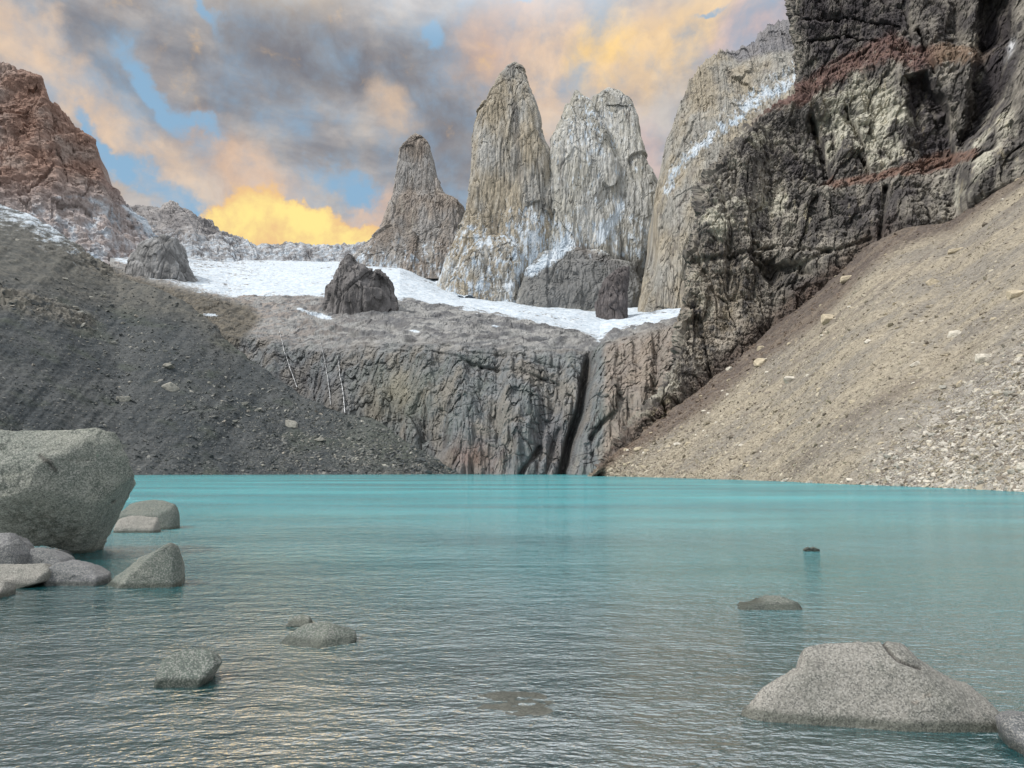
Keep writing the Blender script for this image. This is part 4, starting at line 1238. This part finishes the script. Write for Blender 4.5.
hero('boulder', [(118, 520), (126, 514), (142, 515), (158, 517), (162, 535), (140, 540), (118, 540)], 31., .6, [(0, -.6, .8, .3), (0, -1, .1, .5)], M_gr, 'low pale rock at the foot of the dark rounded boulder', 5, .03, .5, group=G1)
hero('boulder', [(98, 590), (104, 578), (122, 568), (141, 557), (160, 549), (174, 541), (178, 546), (181, 556), (182, 590), (170, 600)], 16.6, .8, [(-.55, -.55, .65, .42), (.1, -1, .12, .38), (.85, -.5, .1, .72), (-.2, .5, .8, .5)], M_gr_dk,
     'wedge shaped dark green rock rising to a point, rightmost on the left shore', 6, .022, .8, group=G1, p=30, cen=(150, 578))
hero('boulder', [(-30, 535), (0, 533), (14, 534), (24, 543), (31, 553), (31, 564), (10, 572), (-30, 570)], 18.3, .7, [(.1, -.6, .8, .5), (0, -1, 0, .55), (.6, -.7, .3, .75)], M_gr_li,
     'rounded grey boulder below the left end of the huge boulder', 6, .03, .7, group=G1)
hero('boulder', [(-30, 566), (0, 564), (20, 565), (44, 563), (54, 571), (52, 580), (20, 590), (-30, 592)], 16.6, .7, [(0, -.5, .86, .26), (.1, -1, .05, .5)], M_gr,
     'long flat pale slab under the rounded boulder at the left edge', 6, .03, .7, group=G1)
hero('boulder', [(28, 552), (38, 547), (52, 551), (66, 558), (72, 566), (50, 574), (30, 566)], 18.6, .6, [(.3, -.5, .8, .28), (0, -1, .2, .4)], M_gr_li,
     'smooth slanting grey rock tucked under the overhang of the huge boulder', 5, .025, .6, group=G1)
hero('boulder', [(52, 572), (60, 562), (76, 560), (92, 566), (108, 575), (108, 590), (56, 592)], 16.9, .6, [(.15, -.5, .85, .3), (0, -1, .15, .4)], M_gr_li,
     'pale smooth boulder between the flat slab and the wedge shaped rock', 6, .025, .6, group=G1)
hero('boulder', [(-12, 584), (-2, 579), (6, 582), (10, 588), (8, 600), (-12, 602)], 15.2, .35, [(0, -.6, .8, .17)], M_gr, 'small pale rock at the left edge just below the flat slab', 5, .025, .4, group=G1)

G2 = 'rocks standing in the shallow water'
hero('boulder', [(738, 712), (760, 688), (778, 678), (795, 667), (799, 655), (804, 645), (827, 637), (846, 634), (864, 630), (890, 631), (902, 638), (908, 650), (915, 658), (935, 670), (953, 680), (966, 683), (980, 694), (991, 705), (1000, 722), (1010, 745), (960, 775), (800, 760), (740, 735)],
     7.9, .5, [(-.1, -.62, .78, .56), (.42, -.45, .79, .60), (-.62, -.5, .55, .92), (-.22, -1, .3, .42), (.5, -.8, .35, 1.1), (0, .6, .8, .5)], M_gr,
     'large speckled grey boulder with a black crack, standing in the water at the lower right', 7, .016, .9, group=G2, p=22, cen=(880, 705),
     cracks=(([(879, 633), (883, 642), (890, 652), (897, 659), (906, 663), (921, 668)], 1.6, .03),), stain_shade=((905, 705, 34, 4, -22, (.55, .42, .34), .7),))
hero('boulder', [(161, 668), (164, 660), (174, 652), (186, 649), (206, 649), (216, 655), (222, 662), (214, 676), (205, 692), (165, 690)], 9.2, .33, [(0, -.55, .83, .16), (.6, -.6, .5, .33), (-.6, -.6, .5, .33)], M_gr_dk,
     'small round dark speckled rock in the near water at lower left', 6, .02, .35, group=G2, cen=(192, 668))
hero('boulder', [(278, 646), (286, 636), (299, 624), (316, 622), (334, 625), (348, 629), (358, 632), (356, 642), (330, 654), (280, 654)], 11.2, .5, [(-.2, -.5, .85, .17), (.4, -.5, .8, .25)], M_gr_dk,
     'low dark green rock with a tapering right end in the middle of the near water', 6, .025, .5, group=G2, cen=(318, 640))
hero('boulder', [(288, 624), (292, 618), (300, 614), (310, 617), (314, 624), (300, 630)], 12.4, .2, [(0, -.5, .85, .09)], M_gr_dk, 'tiny dark rock tip just behind the low green rock', 5, .02, .3, group=G2)
hero('boulder', [(1002, 725), (1012, 716), (1030, 713), (1060, 718), (1070, 745), (1010, 750)], 7.0, .3, [(0, -.5, .86, .12)], M_gr_li, 'smooth lilac rock at the lower right corner beside the large speckled boulder', 5, .02, .4, group=G2)
hero('boulder', [(690, 632), (705, 618), (745, 605), (768, 602), (778, 598), (788, 593), (797, 595), (800, 608), (795, 630), (740, 644)], 13.9, .6, [(0, -.4, .9, .2)], M_gr_dk, 'long brown rock barely breaking the turquoise surface, right of centre', 6, .03, .5, group=G2, cen=(745, 614))
hero('boulder', [(803, 549), (807, 546.5), (810, 548), (813, 546.5), (819, 549), (819, 553), (803, 553)], 23.6, .12, [], M_gr_dk, 'tiny black two-humped rock tip far out on the turquoise water', 5, .02, .2, group=G2, stain_shade=((811, 549, 20, 20, 0, (.15, .15, .15), 1),))
G3 = 'rocks lying under the clear water'


def sunk(px, py, dz, rx, ry, rz, mat, label, rot=0., seed=0):
    Yw = water_Y(py); X = (px - CX) / F * Yw * 1.0
    X = X * 1.0
    r = np.random.default_rng(seed + 50)
    pl = [tuple(v) + (.6 + .3 * r.random(),) for v in r.normal(size=(7, 3))] + [(0, 0, 1, .7), (1, 0, 0, 1), (-1, 0, 0, 1), (0, 1, 0, 1), (0, -1, 0, 1)]
    V = I5 * cut_radius(I5, pl, 8)[:, None]; V = V + I5 * (fbm(V * 2 + seed, 5) * .12)[:, None]
    V = V * np.array([rx, ry, rz]); ca, sa = math.cos(rot), math.sin(rot)
    V = V @ np.array([[ca, sa, 0], [-sa, ca, 0], [0, 0, 1]])
    o = rawmesh('sunken_rock', V, F5, mat, np.full(V.shape, .9), np.zeros(len(V)), smooth=True)
    o.location = (X, Yw, dz); return setp(o, label=label, category='sunken rock', group=G3)


sunk(495, 700, -.235, .80, .58, .34, M_gr, 'pale oval rock under the surface at the bottom centre', -.2, 1)
sunk(10, 608, -.40, .9, .6, .4, M_pale, 'broad pale rock under the dark green water at the left edge', .1, 2)
sunk(110, 620, -.9, 1.1, .7, .5, M_gr_dk, 'dim green rock under the water below the wedge shaped rock', .3, 3)
sunk(1010, 650, -.32, .7, .5, .34, M_pale, 'brownish rock under the water at the right edge above the speckled boulder', .2, 4)
sunk(40, 690, -.7, .8, .5, .4, M_gr_dk, 'large dim rock deep under the dark water at lower left', .5, 5)
sunk(610, 600, -.8, 1.4, .8, .5, M_gr, 'faint brown rock deep under the water left of the long brown rock', 0, 6)
